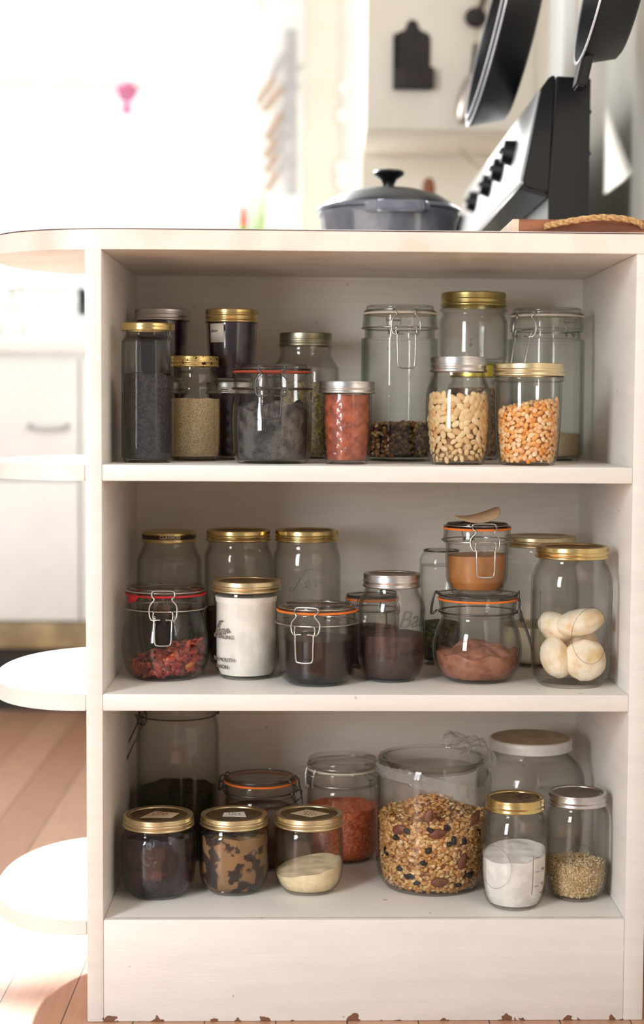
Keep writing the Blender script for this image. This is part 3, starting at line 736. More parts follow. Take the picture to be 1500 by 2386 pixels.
# measured sizes of every jar: base position, lid (radius, bottom, top), content level, outer profile (radius, height)
D = {
 'slim': dict(x=-0.2111, y=0.085, z=0.6644, lid=(0.0328, 0.1594, 0.1683), c=0.1067, body=[(0.0291,0.0),(0.0314,0.0052),(0.033,0.0132),(0.033,0.0898),(0.0328,0.1415),(0.0318,0.1471),(0.0272,0.1534),(0.0272,0.1592)]),
 'jellylow': dict(x=-0.1163, y=0.22, z=0.6644, lid=(0.034, 0.0851, 0.1003), c=0.0827, body=[(0.0257,0.0),(0.0276,0.01),(0.0301,0.044),(0.0316,0.0803),(0.0316,0.0846)]),
 'sugar': dict(x=-0.1603, y=0.17, z=0.6644, lid=(0.0308, 0.1184, 0.1318), c=0.0784, body=[(0.0303,0.0),(0.0337,0.0113),(0.0342,0.0678),(0.0337,0.089),(0.0303,0.0984),(0.0279,0.1079),(0.0284,0.1138),(0.0284,0.118)]),
 'smallclip': dict(x=-0.0601, y=0.085, z=0.6644, lid=(0.0452, 0.1104, 0.1198), c=0.0683, body=[(0.042,0.0),(0.0452,0.005),(0.0471,0.01),(0.048,0.0235),(0.0489,0.0459),(0.048,0.0683),(0.0457,0.0818),(0.045,0.0881),(0.0473,0.0907),(0.0468,0.1086)]),
 'seed': dict(x=-0.0203, y=0.285, z=0.6644, lid=(0.0359, 0.1497, 0.1675), c=0.1012, body=[(0.0382,0.0),(0.0438,0.0118),(0.0448,0.0442),(0.0448,0.1135),(0.0427,0.1235),(0.0361,0.1336),(0.0343,0.1411),(0.0351,0.1448),(0.0346,0.149)]),
 'salsa': dict(x=0.0302, y=0.065, z=0.6644, lid=(0.0347, 0.0852, 0.0995), c=0.0824, body=[(0.0247,0.0),(0.027,0.0071),(0.0283,0.0151),(0.0302,0.0465),(0.0306,0.0801),(0.0302,0.0848)]),
 'tallclip': dict(x=0.102, y=0.22, z=0.6644, lid=(0.0439, 0.1896, 0.2004), c=0.0517, body=[(0.0444,0.0),(0.0484,0.0083),(0.0501,0.0168),(0.0501,0.1463),(0.0493,0.1535),(0.0459,0.1584),(0.0459,0.1699),(0.0486,0.1726),(0.0474,0.1882)]),
 'stackbot': dict(x=0.204, y=0.27, z=0.6644, lid=(0.0323, 0.1102, 0.128), c=0.0953, body=[(0.0316,0.0),(0.0359,0.0208),(0.0359,0.0854),(0.0341,0.0978),(0.0298,0.1053),(0.0298,0.1097)]),
 'peanut': dict(x=0.1657, y=0.075, z=0.6644, lid=(0.0349, 0.1119, 0.1301), c=0.0823, body=[(0.031,0.0),(0.0349,0.009),(0.0379,0.0181),(0.0395,0.0474),(0.0393,0.0811),(0.0379,0.0923),(0.0344,0.1014),(0.0326,0.1081),(0.0321,0.1115)]),
 'corn': dict(x=0.2506, y=0.07, z=0.6644, lid=(0.0444, 0.1073, 0.1227), c=0.0705, body=[(0.0316,0.0),(0.0348,0.0063),(0.0371,0.0165),(0.0394,0.048),(0.0408,0.0928),(0.0403,0.1),(0.0421,0.1013),(0.0431,0.1044),(0.0417,0.1069)]),
 'rightclip': dict(x=0.2992, y=0.27, z=0.6644, lid=(0.0455, 0.1905, 0.2016), c=0.0361, body=[(0.0455,0.0),(0.05,0.0081),(0.0515,0.0168),(0.0515,0.1473),(0.051,0.1571),(0.047,0.1622),(0.047,0.1733),(0.0495,0.1756),(0.0485,0.1891)]),
 'classico': dict(x=-0.2028, y=0.28, z=0.3944, lid=(0.036, 0.1573, 0.1715), c=0.1245, body=[(0.0355,0.0),(0.0419,0.0266),(0.0437,0.067),(0.0437,0.1247),(0.0426,0.1346),(0.0381,0.1442),(0.0355,0.1502),(0.0345,0.1564)]),
 'goldleft': dict(x=-0.1083, y=0.25, z=0.3944, lid=(0.0433, 0.162, 0.1761), c=0.0712, body=[(0.0375,0.0),(0.0438,0.0216),(0.046,0.0492),(0.046,0.111),(0.0458,0.1381),(0.044,0.1478),(0.0415,0.1538),(0.0413,0.1611)]),
 'kerrback': dict(x=-0.0177, y=0.25, z=0.3944, lid=(0.043, 0.1617, 0.1765), c=None, body=[(0.0375,0.0),(0.0438,0.0218),(0.046,0.0495),(0.046,0.1114),(0.0455,0.136),(0.0435,0.1477),(0.0415,0.1534),(0.0413,0.1608)]),
 'chili': dict(x=-0.1934, y=0.1259, z=0.3944, lid=(0.0481, 0.1086, 0.115), c=0.0315, body=[(0.0389,0.0),(0.0483,0.0081),(0.0528,0.0205),(0.0547,0.0371),(0.0544,0.051),(0.0523,0.0646),(0.049,0.0757),(0.0471,0.0836),(0.049,0.0873),(0.0495,0.1036)]),
 'kerrwhite': dict(x=-0.0929, y=0.1272, z=0.3944, lid=(0.0443, 0.1088, 0.1223), c=0.1021, body=[(0.0307,0.0),(0.0354,0.0048),(0.0387,0.0136),(0.0401,0.0302),(0.0401,0.0957),(0.042,0.1029),(0.0415,0.108)]),
 'syrup': dict(x=-0.004, y=0.0851, z=0.3944, lid=(0.0452, 0.0922, 0.0973), c=0.057, body=[(0.0346,0.0),(0.0434,0.0077),(0.0462,0.0197),(0.0475,0.0611),(0.0473,0.0713),(0.0494,0.075),(0.0492,0.0886)]),
 'ball': dict(x=0.0888, y=0.1087, z=0.3944, lid=(0.0364, 0.1167, 0.1334), c=0.0581, body=[(0.0276,0.0),(0.0327,0.0044),(0.0374,0.0122),(0.0416,0.0292),(0.042,0.0571),(0.042,0.0873),(0.0402,0.0986),(0.036,0.1074),(0.0341,0.1118),(0.0336,0.116)]),
 'hiddenclip': dict(x=0.0681, y=0.21, z=0.3944, lid=(0.0319, 0.0901, 0.095), c=0.0533, body=[(0.027,0.0),(0.0319,0.0091),(0.0344,0.0267),(0.0344,0.061),(0.0324,0.0718),(0.0344,0.0757),(0.0344,0.0879)]),
 'dome': dict(x=0.1609, y=0.24, z=0.3944, lid=(0.0279, 0.1311, 0.136), c=0.0551, body=[(0.0244,0.0),(0.0274,0.0214),(0.0279,0.0863),(0.0284,0.0938),(0.0294,0.1114),(0.0289,0.1299)]),
 'cocoa': dict(x=0.196, y=0.1081, z=0.3944, lid=(0.0486, 0.1066, 0.1094), c=0.0406, body=[(0.035,0.0),(0.0455,0.0069),(0.0518,0.0173),(0.0551,0.0294),(0.0556,0.0433),(0.0528,0.0591),(0.0479,0.0723),(0.0448,0.08),(0.0467,0.0837),(0.049,0.1002)]),
 'widepale': dict(x=0.2921, y=0.24, z=0.3944, lid=(0.0486, 0.157, 0.1706), c=0.0525, body=[(0.0448,0.0),(0.0511,0.0117),(0.0528,0.0404),(0.0528,0.1316),(0.0511,0.1413),(0.0463,0.1507),(0.0461,0.1561)]),
 'bun': dict(x=0.3085, y=0.0791, z=0.3944, lid=(0.0458, 0.1566, 0.1709), c=None, body=[(0.038,0.0),(0.0442,0.0061),(0.0483,0.0172),(0.0499,0.0403),(0.0504,0.1088),(0.0499,0.1293),(0.046,0.1425),(0.0414,0.1512),(0.041,0.1557)]),
 'bigclip': dict(x=-0.1913, y=0.285, z=0.1235, lid=(0.0469, 0.2104, 0.2153), c=0.1013, body=[(0.0469,0.0),(0.0543,0.0495),(0.0562,0.0796),(0.0562,0.1534),(0.0548,0.1776),(0.0506,0.1939),(0.0474,0.1977),(0.0474,0.2056)]),
 'orangeclip': dict(x=-0.0778, y=0.24, z=0.1235, lid=(0.044, 0.1146, 0.1199), c=0.089, body=[(0.0435,0.0),(0.0483,0.0404),(0.0483,0.0793),(0.0459,0.092),(0.0483,0.0962),(0.0478,0.1107)]),
 'lentil': dict(x=0.0325, y=0.2712, z=0.1235, lid=(0.0466, 0.127, 0.1361), c=0.0707, body=[(0.0392,0.0),(0.0461,0.0089),(0.0485,0.022),(0.049,0.0715),(0.0478,0.0909),(0.0466,0.1004),(0.049,0.1047),(0.048,0.1217)]),
 'granola': dict(x=0.1459, y=0.1507, z=0.1235, lid=(0.0697, 0.1634, 0.1637), c=0.1076, body=[(0.0608,0.0),(0.068,0.0099),(0.0711,0.0204),(0.073,0.0447),(0.0744,0.1281),(0.0744,0.1459),(0.0728,0.1549),(0.0697,0.1625)]),
 'whitelid': dict(x=0.2814, y=0.23, z=0.1235, lid=(0.0553, 0.1587, 0.173), c=None, body=[(0.0595,0.0),(0.0694,0.0332),(0.0724,0.0835),(0.0724,0.1156),(0.0682,0.1319),(0.0583,0.1444),(0.0513,0.1503),(0.0508,0.1569)]),
 'flour': dict(x=0.2396, y=0.0606, z=0.1235, lid=(0.0365, 0.1198, 0.1345), c=0.0709, body=[(0.0285,0.0),(0.0337,0.0059),(0.0376,0.0164),(0.0406,0.0382),(0.0415,0.0823),(0.0413,0.0961),(0.0376,0.109),(0.0337,0.1149),(0.0333,0.1183)]),
 'oats': dict(x=0.3222, y=0.0934, z=0.1235, lid=(0.0371, 0.1183, 0.1331), c=0.0498, body=[(0.0273,0.0),(0.0336,0.0072),(0.0382,0.0204),(0.0399,0.0398),(0.0399,0.0939),(0.0378,0.1075),(0.0343,0.1136),(0.0338,0.117)]),
 'purple': dict(x=-0.2008, y=0.1063, z=0.1235, lid=(0.0448, 0.0871, 0.1012), c=0.0779, body=[(0.0305,0.0),(0.0385,0.0071),(0.0448,0.017),(0.0475,0.0315),(0.0475,0.0679),(0.0459,0.0765),(0.043,0.0814),(0.0425,0.0858)]),
 'mottled': dict(x=-0.1073, y=0.1229, z=0.1235, lid=(0.0433, 0.0845, 0.0976), c=0.0734, body=[(0.0297,0.0),(0.0388,0.0088),(0.0438,0.0207),(0.0454,0.0396),(0.0447,0.0716),(0.0424,0.079),(0.0415,0.0834)]),
 'cream': dict(x=-0.0129, y=0.1225, z=0.1235, lid=(0.0438, 0.0845, 0.0985), c=0.032, body=[(0.0297,0.0),(0.0388,0.0095),(0.0433,0.0206),(0.0447,0.0395),(0.0442,0.0716),(0.0427,0.0789),(0.042,0.0833)]),
 'darkback': dict(x=-0.2087, y=0.25, z=0.7652, lid=(0.037, 0.0792, 0.0942), c=0.0778, body=[(0.028,0.0),(0.0318,0.0352),(0.0335,0.0736),(0.0335,0.0789)]),
 'stacktop': dict(x=0.2028, y=0.27, z=0.7929, lid=(0.0442, 0.0748, 0.0931), c=None, body=[(0.0417,0.0),(0.0455,0.0109),(0.0455,0.0404),(0.045,0.0551),(0.0417,0.0639),(0.0435,0.0679),(0.0455,0.0703),(0.0429,0.0741)]),
 'caramel': dict(x=0.194, y=0.106, z=0.5043, lid=(0.0373, 0.0812, 0.0851), c=0.0473, body=[(0.0313,0.0),(0.0355,0.0109),(0.0383,0.0193),(0.0392,0.0449),(0.0392,0.0606),(0.042,0.0636),(0.0415,0.0785)]),
 'darkmid': dict(x=-0.1164, y=0.22, z=0.7652, lid=(0.0348, 0.076, 0.0933), c=0.0747, body=[(0.0262,0.0),(0.0279,0.0061),(0.0311,0.0349),(0.0331,0.0709),(0.0331,0.0757)]),
}

# ------------------------------------------------------------------ jars
TH = .0023
def smooth_prof(body, sub=5):
    pts = smooth_path([(r, 0, z) for r, z in body], sub)
    out = []
    for p in pts:
        z = max(p.z, 0.0)
        if out and z <= out[-1][1] + 1e-5: z = out[-1][1] + 1e-5
        out.append((p.x, z))
    return out

def interp(prof, z):
    if z <= prof[0][1]: return prof[0][0]
    for (r0, z0), (r1, z1) in zip(prof[:-1], prof[1:]):
        if z <= z1: return r0 + (r1 - r0) * (z - z0) / max(1e-9, z1 - z0)
    return prof[-1][0]

def glass_body(t, d, rf=None, m=None, segs=80, sub=5, name='glass_body', th=TH):
    sm = smooth_prof(d['body'], sub)
    d['sm'] = sm; rb = sm[0][0]; top = sm[-1]
    prof = [(0, .0022), (rb * .80, .0022), (rb * .88, .0004), (rb * .95, .0001)] + sm
    prof += [(top[0] - .0006, top[1] + .0006), (top[0] - th + .0004, top[1] + .0006)]
    inner = []
    for r, z in reversed(sm):
        if z < .0065: break
        inner.append((r - th, z))
    k = .0045
    r_in = interp(sm, .009) - th
    inner += [(r_in * .96, k + .001), (r_in * .85, k), (0, k)]
    return lathe(name, prof + inner, m or MT['glass'], t, segs, rf, auto=45)

def rin(d, z): return interp(d['sm'], z) - TH - .0005

def knurl_rf(lo, hi, amp=.00055):
    def f(t, r, z):
        if lo < z < hi:
            k = int(round(t / (2 * pi) * 160))
            return r - (amp if k % 2 else 0)
        return r
    return f

def screw_lid(t, d, band, disc, plain=False, two=True):
    r, zb, zt = d['lid']; h = zt - zb
    if plain:
        pr = [(r * .99, zb), (r, zb + .1 * h), (r * .985, zb + .25 * h), (r, zb + .45 * h), (r, zt - .2 * h), (r * .985, zt - .05 * h), (r * .96, zt), (r * .90, zt - .0006), (0, zt - .0006), (0, zt - .002), (r * .93, zt - .002), (r * .955, zb)]
        return lathe('screw_lid', [(0, zt - .002), (r * .93, zt - .002), (r * .955, zb)] + pr[:-3] + [(0, zt - .0006)], band, t, 96)
    pr = [(r * .985, zb), (r, zb + .06 * h), (r * .992, zb + .17 * h), (r * .962, zb + .24 * h), (r * .965, zb + .30 * h), (r * .988, zb + .42 * h), (r * .985, zb + .50 * h), (r * .962, zb + .57 * h),
          (r * .968, zb + .62 * h), (r * .972, zb + .64 * h), (r * .972, zt - .10 * h), (r * .965, zt - .05 * h), (r * .95, zt), (r * .835, zt - .0002), (r * .82, zt - .0009), (r * .82, zt - .0018), (r * .92, zt - .0022), (r * .945, zb)]
    o = lathe('screw_band', pr, band, t, 160, knurl_rf(zb + .63 * h, zt - .09 * h), closed_ring=True, auto=60)
    q = zt - .0019
    lathe('lid_disc', [(0, q - .0006), (r * .90, q - .0006), (r * .90, q), (r * .78, q), (r * .765, q + .0006), (r * .74, q + .0006), (r * .72, q), (0, q)], disc, t, 64)
    return o

def clip_lid(t, d, gasket, m=None):
    r, zb, zt = d['lid']; rg, zg = d['body'][-1]
    zb = max(zb, zg + .0045)
    if gasket is not None:
        lathe('rubber_gasket', [(rg - .004, zg + .0008), (rg + .0006, zg + .0006), (rg + .0013, zg + .0018), (rg + .0006, zg + .0030), (rg - .004, zg + .0028)], gasket, t, 80, closed_ring=True)
    zz = zg + .0032
    lathe('glass_lid', [(0, zz), (rg - .006, zz), (rg - .0005, zz), (rg + .0004, zz + .0014), (rg - .001, zz + (zb - zz) * .6), (r * 1.0, zb), (r * .985, zb + .0015), (r, zb + .0035), (r * 1.003, zt - .0022), (r * .975, zt), (r * .90, zt - .0002), (r * .86, zt - .0016), (0, zt - .0020)], m or MT['glass'], t, 80)
    return zg, zb, zt

def cpos(u, Rr, z, phi):
    a = -pi / 2 + phi; c = sqrt(max(Rr * Rr - u * u, 1e-9))
    return (cos(a) * c - sin(a) * u, sin(a) * c + cos(a) * u, z)

def clip_wires(t, d, phi, m, lev=.045, w=1.0, out=0.0, neck=.006, rad=.00105, hinge=True):
    r, zb, zt = d['lid']; rg, zg = d['body'][-1]; zb = max(zb, zg + .0045)
    zn = zg - d.get('neckdrop', .014); sm = d['sm']
    rn = interp(sm, zn) + .001
    tube('lid_wire', [(cos(q) * (r + .0012), sin(q) * (r + .0012), zb + .0012) for q in [2 * pi * i / 64 for i in range(64)]], rad * .9, m, t, 6, True)
    tube('neck_wire', [(cos(q) * (rn + .0006), sin(q) * (rn + .0006), zn) for q in [2 * pi * i / 64 for i in range(64)]], rad * .9, m, t, 6, True)
    w1, w2, w3 = .0135 * w, .0165 * w, .0105 * w
    half = [(w1 * .75, r + .003, zb + .0045), (w1, r + .004, zb + .0015), (w1 * .98, rg + .0035, zg + .003), (w1 * .78, rg + .004, zg - .001), (w2 * .95, rg + .005, zg - .008), (w2, rg + .0055, zn - .001), (w2 * .9, rg + .0065, zn - .008), (w3 * 1.05, rg + .007, zn - .0105)]
    L = [cpos(-u, R_, z, phi) for u, R_, z in reversed(half)] + [cpos(u, R_, z, phi) for u, R_, z in half]
    tube('bail', L, rad, m, t, 8, sub=4)
    rb2 = max(interp(sm, zn - lev) + .004, rg + .006) + out
    top = [(w3 * .9, rn + .002, zn), (w3 * 1.05, rn + .006, zn + .0002), (w3 * 1.12, rg + .007, zn - .006), (w3 * 1.0, rg + .008, zn - .011)]
    V = []; Fc = []
    tube_geo(V, Fc, smooth_path([cpos(-u, R_, z, phi) for u, R_, z in reversed(top)] + [cpos(u, R_, z, phi) for u, R_, z in top], 4), rad, 8)
    tube_geo(V, Fc, smooth_path([cpos(0.3 * w3, rg + .008, zn - .009, phi), cpos(w3 * .9, rg + .008, zn - .0095, phi), cpos(w3, rg + .0085, zn - .013, phi), cpos(w3 * .97, (rg + rb2) / 2 + .006, zn - lev * .6, phi), cpos(w3 * .9, rb2 + .002, zn - lev * .93, phi), cpos(w3 * .55, rb2 + .002, zn - lev, phi),
                                 cpos(-w3 * .55, rb2 + .002, zn - lev, phi), cpos(-w3 * .9, rb2 + .002, zn - lev * .93, phi), cpos(-w3 * .97, (rg + rb2) / 2 + .006, zn - lev * .6, phi), cpos(-w3, rg + .0085, zn - .013, phi), cpos(-w3 * .9, rg + .008, zn - .0095, phi), cpos(-.3 * w3, rg + .008, zn - .009, phi)], 4), rad * 1.05, 8)
    raw('lever', V, Fc, m, t)
    if hinge:
        V = []; Fc = []; ph = phi + pi
        for s in (-1, 1):
            tube_geo(V, Fc, smooth_path([cpos(s * .007, r + .001, zb + .0012, ph), cpos(s * .009, rg + .005, zb + .002, ph), cpos(s * .009, rg + .008, zg - .002, ph), cpos(s * .006, rg + .009, zn - .004, ph), cpos(s * .005, rn + .003, zn, ph)], 4), rad, 8)
        tube_geo(V, Fc, [cpos(-.010, rg + .008, zg - .003, ph), cpos(.010, rg + .008, zg - .003, ph)], rad, 8)
        raw('hinge', V, Fc, m, t)

def fill(d, name, label, m, top=None, tilt=0, tdir=0, amp=.0015, cat='food', z0=.0052, shrink=0.0, rings=10, seed=0, freq=60, mound=0, rf=None, group=None):
    """the content as one body: follows the inside of the glass up to a bumpy surface"""
    top = top or d['c']; V = []; Fc = []; seg = 64; N = []
    def lev(x, y):
        r = sqrt(x * x + y * y); q = tilt * (x * cos(tdir) + y * sin(tdir)) / .04
        return top + q + mound * max(0, 1 - (r / .045) ** 2) + amp * noise.noise(Vector((x * freq + seed, y * freq, seed)))
    side = []
    rr = rin(d, top) - shrink
    for i in range(rings + 1):
        ring = []
        for k in range(seg):
            a = 2 * pi * k / seg
            lv = lev(rr * cos(a), rr * sin(a)); z = z0 + (lv - z0) * i / rings
            r = rin(d, z) - shrink
            if z < .008: r = min(r, rin(d, .009) * (.93 + .07 * (z - z0) / .003))
            if rf: r = rf(a, r, z)
            ring.append(len(V)); V.append((r * cos(a), r * sin(a), z))
        side.append(ring)
    for j in range(1, 9):
        s = 1 - j / 9; ring = []
        for k in range(seg):
            a = 2 * pi * k / seg; x = rr * s * cos(a); y = rr * s * sin(a)
            ring.append(len(V)); V.append((x, y, lev(x, y)))
        side.append(ring)
    c = len(V); V.append((0, 0, lev(0, 0)))
    for a, b in zip(side[:-1], side[1:]):
        for k in range(seg):
            k2 = (k + 1) % seg; Fc.append((a[k], a[k2], b[k2], b[k]))
    for k in range(seg): Fc.append((side[-1][k], side[-1][(k + 1) % seg], c))
    Fc.append(tuple(side[0][::-1]))
    o = raw(name, V, Fc, m, None, True, 60)
    o.location = (d['x'], d['y'], d['z'])
    tag(o, label, cat, group, 'stuff')
    d['lev'] = lev
    return o

def jar(key, name, label, group=None, cat='jar'):
    d = D[key]
    return thing(name, label, cat, (d['x'], d['y'], d['z']), 0, group), d

def place_copy(src, loc, rot, scl=1.0):
    o = src.copy(); COL.objects.link(o); o.location = loc; o.rotation_euler = rot
    o.scale = (scl, scl, scl)
    return o

def octo(n, k=.55, off=0):
    def f(t, r, z):
        a = ((t + off) % (2 * pi / n)) - pi / n
        return r * (1 - k + k * cos(pi / n) / cos(a)) if True else r
    return f
def squarish(k):
    def f(t, r, z): return r * (1 - k * .5 + k * abs(sin(2 * t)) ** 1.5)
    return f
def quilt(z0, z1, n=14, amp=.0009):
    def f(t, r, z):
        if z0 < z < z1:
            u = t * n / (2 * pi); v = (z - z0) / (2 * pi * .031 / n)
            a = abs(((u + v) % 1) - .5) * 2; b = abs(((u - v) % 1) - .5) * 2
            return r + amp * min(a, b) * 1.4 - amp * .5
        return r
    return f

MT['lettershade'] = mat('lettering_shade', (112, 100, 94), .3)  # grey paints in the shadow along the raised glass letters
KERR = [[(330, 135), (296, 146), (272, 180), (235, 240), (195, 310), (158, 352), (128, 358), (126, 330), (165, 322)],
        [(372, 140), (335, 138), (300, 180), (268, 222), (234, 246), (246, 290), (270, 322), (308, 306), (330, 270), (316, 246), (296, 262), (292, 296), (312, 326), (342, 308), (362, 266), (376, 240), (398, 252), (386, 298), (404, 304), (424, 274), (438, 238), (458, 242), (448, 278), (466, 282), (490, 262)]]
def script_kerr(t, sm, width, ztop, phi, m, rad):
    k = width / 364; V = []; Fc = []
    for st in KERR:
        P = []
        for u, v in st:
            z = ztop - (v - 135) * k; r = interp(sm, z) + .0001; a = -pi / 2 + phi + (u - 308) * k / r
            P.append((r * cos(a), r * sin(a), z))
        tube_geo(V, Fc, smooth_path(P, 5), rad, 6)
    return raw('embossed_name', V, Fc, m, t)

# --- top shelf
t, d = jar('slim', 'glass_jar', 'tall slim faceted jar with flat gold lid, leftmost on the top shelf')
glass_body(t, d, octo(8, .8, pi / 8)); screw_lid(t, d, MT['gold'], None, plain=True)
fill(d, 'loose_tea', 'black loose tea in the tall slim faceted jar', mat('black_tea', (38, 35, 38), .8, col2=(60, 55, 56), scale=300, bump=1, bscale=600), amp=.004, shrink=.0012, cat='tea')

d = D['jellylow']; d['y'] = .225; D['darkmid']['y'] = .225
jam = mat('dark_jam', (34, 20, 34), .3, col2=(52, 26, 40), scale=60)
for key, nm, lb, band, low in (('jellylow', 'jelly_jar', 'quilted jelly jar of dark jam under the taller dark jar, beside the tan sugar', 'silver', True), ('darkmid', 'jelly_jar', 'dark jam jar with gold lid and white sticker, stacked on a quilted jar', 'gold', False), ('darkback', 'jelly_jar', 'dark jam jar with silver lid stacked behind the tall slim jar', 'silver', False)):
    t, d = jar(key, nm, lb)
    rf = quilt(.012, .075) if low else None
    glass_body(t, d, rf, segs=112 if low else 80, sub=10 if low else 5)
    screw_lid(t, d, MT[band], MT['disc_' + band] if band in ('gold', 'silver') else MT[band])
    fill(d, 'dark_jam', {'jellylow': 'dark purple jam in the quilted bottom jar of the stack', 'darkmid': 'dark purple jam in the gold-lidded jar with sticker', 'darkback': 'dark purple jam in the silver-lidded jar behind the slim jar'}[key], jam, top=d['c'] + .002, amp=0, cat='jam')
    if key == 'darkmid':
        V = []; Fc = []
        sm = d['sm']
        for i in range(9):
            a = -pi / 2 - .95 + i * .085
            for j in range(2):
                z = .050 + .024 * j - (0.000 if i else .0); r = interp(sm, z) + .0003
                V.append((r * cos(a), r * sin(a), z))
        for i in range(8): Fc.append((i * 2, i * 2 + 2, i * 2 + 3, i * 2 + 1))
        o = raw('paper_sticker', V, Fc, MT['whitepaper'], t)
        o['label'] = 'white paper sticker'
        sd = o.modifiers.new('thickness', 'SOLIDIFY'); sd.thickness = .0002
        text_cyl('sticker_writing', [('plum', .006, .063, .3)], lambda z: interp(sm, z) + .0006, -.72, MT['ink'], t, .00005)
# hidden twin under the silver-lidded one
D['jellylow2'] = dict(D['jellylow']); D['jellylow2'].update(x=D['darkback']['x'], y=.25)
t, d = jar('jellylow2', 'jelly_jar', 'lower quilted jelly jar mostly hidden behind the slim jar')
glass_body(t, d, quilt(.012, .075), segs=112, sub=10); screw_lid(t, d, MT['silver'], MT['disc_silver'])
fill(d, 'dark_jam', 'dark purple jam in the lower jar hidden behind the slim jar', jam, top=d['c'] + .002, amp=0, cat='jam')

t, d = jar('sugar', 'mason_jar', 'jar of tan raw sugar with rust-flecked gold lid on the top shelf')
glass_body(t, d, octo(8, .25)); screw_lid(t, d, MT['rustgold'], MT['rustgold'])
fill(d, 'raw_sugar', 'tan raw sugar in the jar with the rust-flecked lid', grain_mat('raw_sugar', [(240, 218, 174), (230, 204, 156), (244, 224, 186), (200, 166, 118)], 1100, .1, .6, .0003), amp=.001, cat='sugar')

t, d = jar('smallclip', 'clip_top_jar', 'wire-clip jar of crumpled dark dried mushrooms on the top shelf')
glass_body(t, d); clip_lid(t, d, MT['rub_brown']); d['neckdrop'] = .018; clip_wires(t, d, 0.0, MT['oldwire'], lev=.036, w=1.15)
fill(d, 'dried_mushrooms', 'crumpled dark grey dried mushrooms in the short wire-clip jar', mat('dried_mushroom', (46, 43, 42), .8, col2=(98, 92, 88), scale=55, detail=8, bump=1, bscale=90, dist=.01), top=.07, amp=.014, shrink=.003, freq=45, seed=3, cat='mushrooms')

t, d = jar('seed', 'mason_jar', 'round-shouldered jar with dull silver lid behind the short clip jar')
glass_body(t, d); screw_lid(t, d, MT['oldsilver'], MT['oldsilver'])
fill(d, 'dried_herbs', 'olive dried herbs in the round-shouldered jar', grain_mat('olive_herb', [(120, 100, 54), (96, 84, 46), (146, 122, 70), (70, 58, 34)], 420), amp=.003, cat='herbs')

t, d = jar('salsa', 'jelly_jar', 'quilted jelly jar of reddish orange preserve with silver lid')
qf = quilt(.012, .074, 14, .0011)
glass_body(t, d, qf, segs=140, sub=12); screw_lid(t, d, MT['silver'], MT['disc_silver'])
fill(d, 'orange_preserve', 'reddish orange preserve in the quilted jelly jar', mat('orange_preserve', (176, 92, 62), .35, col2=(138, 66, 50), scale=90, detail=6, bump=.4, bscale=120), top=d['c'] + .001, amp=0, rf=lambda a, r, z: qf(a, r, z), rings=26, shrink=.0012, cat='preserve')

t, d = jar('tallclip', 'clip_top_jar', 'tall faceted clip jar with cream gasket holding a little dark granola')
glass_body(t, d, octo(10, .75), MT['glass_green']); clip_lid(t, d, MT['rub_cream'], MT['glass_green']); d['neckdrop'] = .017; clip_wires(t, d, .10, MT['wire'], lev=.052, w=1.12)

t, d = jar('stackbot', 'glass_jar', 'small jar with yellow lid holding up the empty wide jar', )
glass_body(t, d); screw_lid(t, d, mat('yellow_lid', (222, 200, 90), .35, 1), None, plain=True)
fill(d, 'brown_seeds', 'brown seeds in the small jar with the yellow lid', grain_mat('brown_seed', [(130, 100, 76), (104, 78, 60), (156, 124, 92)], 300), amp=.002, cat='seeds')
t, d = jar('stacktop', 'mason_jar', 'empty wide-mouth jar with dull gold lid stacked on another jar')
glass_body(t, d); screw_lid(t, d, mat('olive_gold_lid', (196, 178, 116), .33, 1, scale=60), MT['disc_gold'])

t, d = jar('rightclip', 'clip_top_jar', 'tall faceted clip jar with a little pale grain, by the right panel')
d['x'] += .002; t.location.x = d['x']
glass_body(t, d, octo(10, .75), MT['glass_green']); clip_lid(t, d, MT['rub_cream'], MT['glass_green']); d['neckdrop'] = .017; clip_wires(t, d, -.75, MT['wire'], lev=.050, w=1.1, out=.008)
fill(d, 'pale_grain', 'pale fine grain at the bottom of the right clip jar', grain_mat('pale_grain', [(208, 190, 154), (196, 176, 138), (218, 202, 168)], 900, .3), amp=.001, cat='grain', shrink=.0028)

# peanuts
t, d = jar('peanut', 'mason_jar', 'mason jar of peanuts with silver lid on the top shelf')
glass_body(t, d); screw_lid(t, d, MT['silver'], MT['disc_silver'])
pn = island_mat('peanut', [(226, 194, 142), (232, 204, 156), (212, 168, 112), (222, 186, 136), (238, 214, 172)], .45, 'object', .3)
core = fill(d, 'peanut_pieces', 'small crumbled peanut pieces packed in the peanut jar', grain_mat('peanut_crumb', [(216, 180, 126), (196, 152, 100), (228, 198, 146), (170, 120, 80)], 210, 1, .6, .004), top=d['c'] - .006, amp=.003, shrink=.0062, cat='peanuts')
bm = bmesh.new(); bmesh.ops.create_uvsphere(bm, u_segments=12, v_segments=8, radius=1)
for v in bm.verts: v.co = Vector((v.co.x * .0046, v.co.y * .0030, v.co.z * .0070))
pea0 = finish('peanut', bm, pn)
PL = 'pale roasted peanut inside the mason jar of peanuts'
tag(pea0, PL, 'peanut', 'peanuts in the mason jar')
rnd = random.Random(11); pts = []
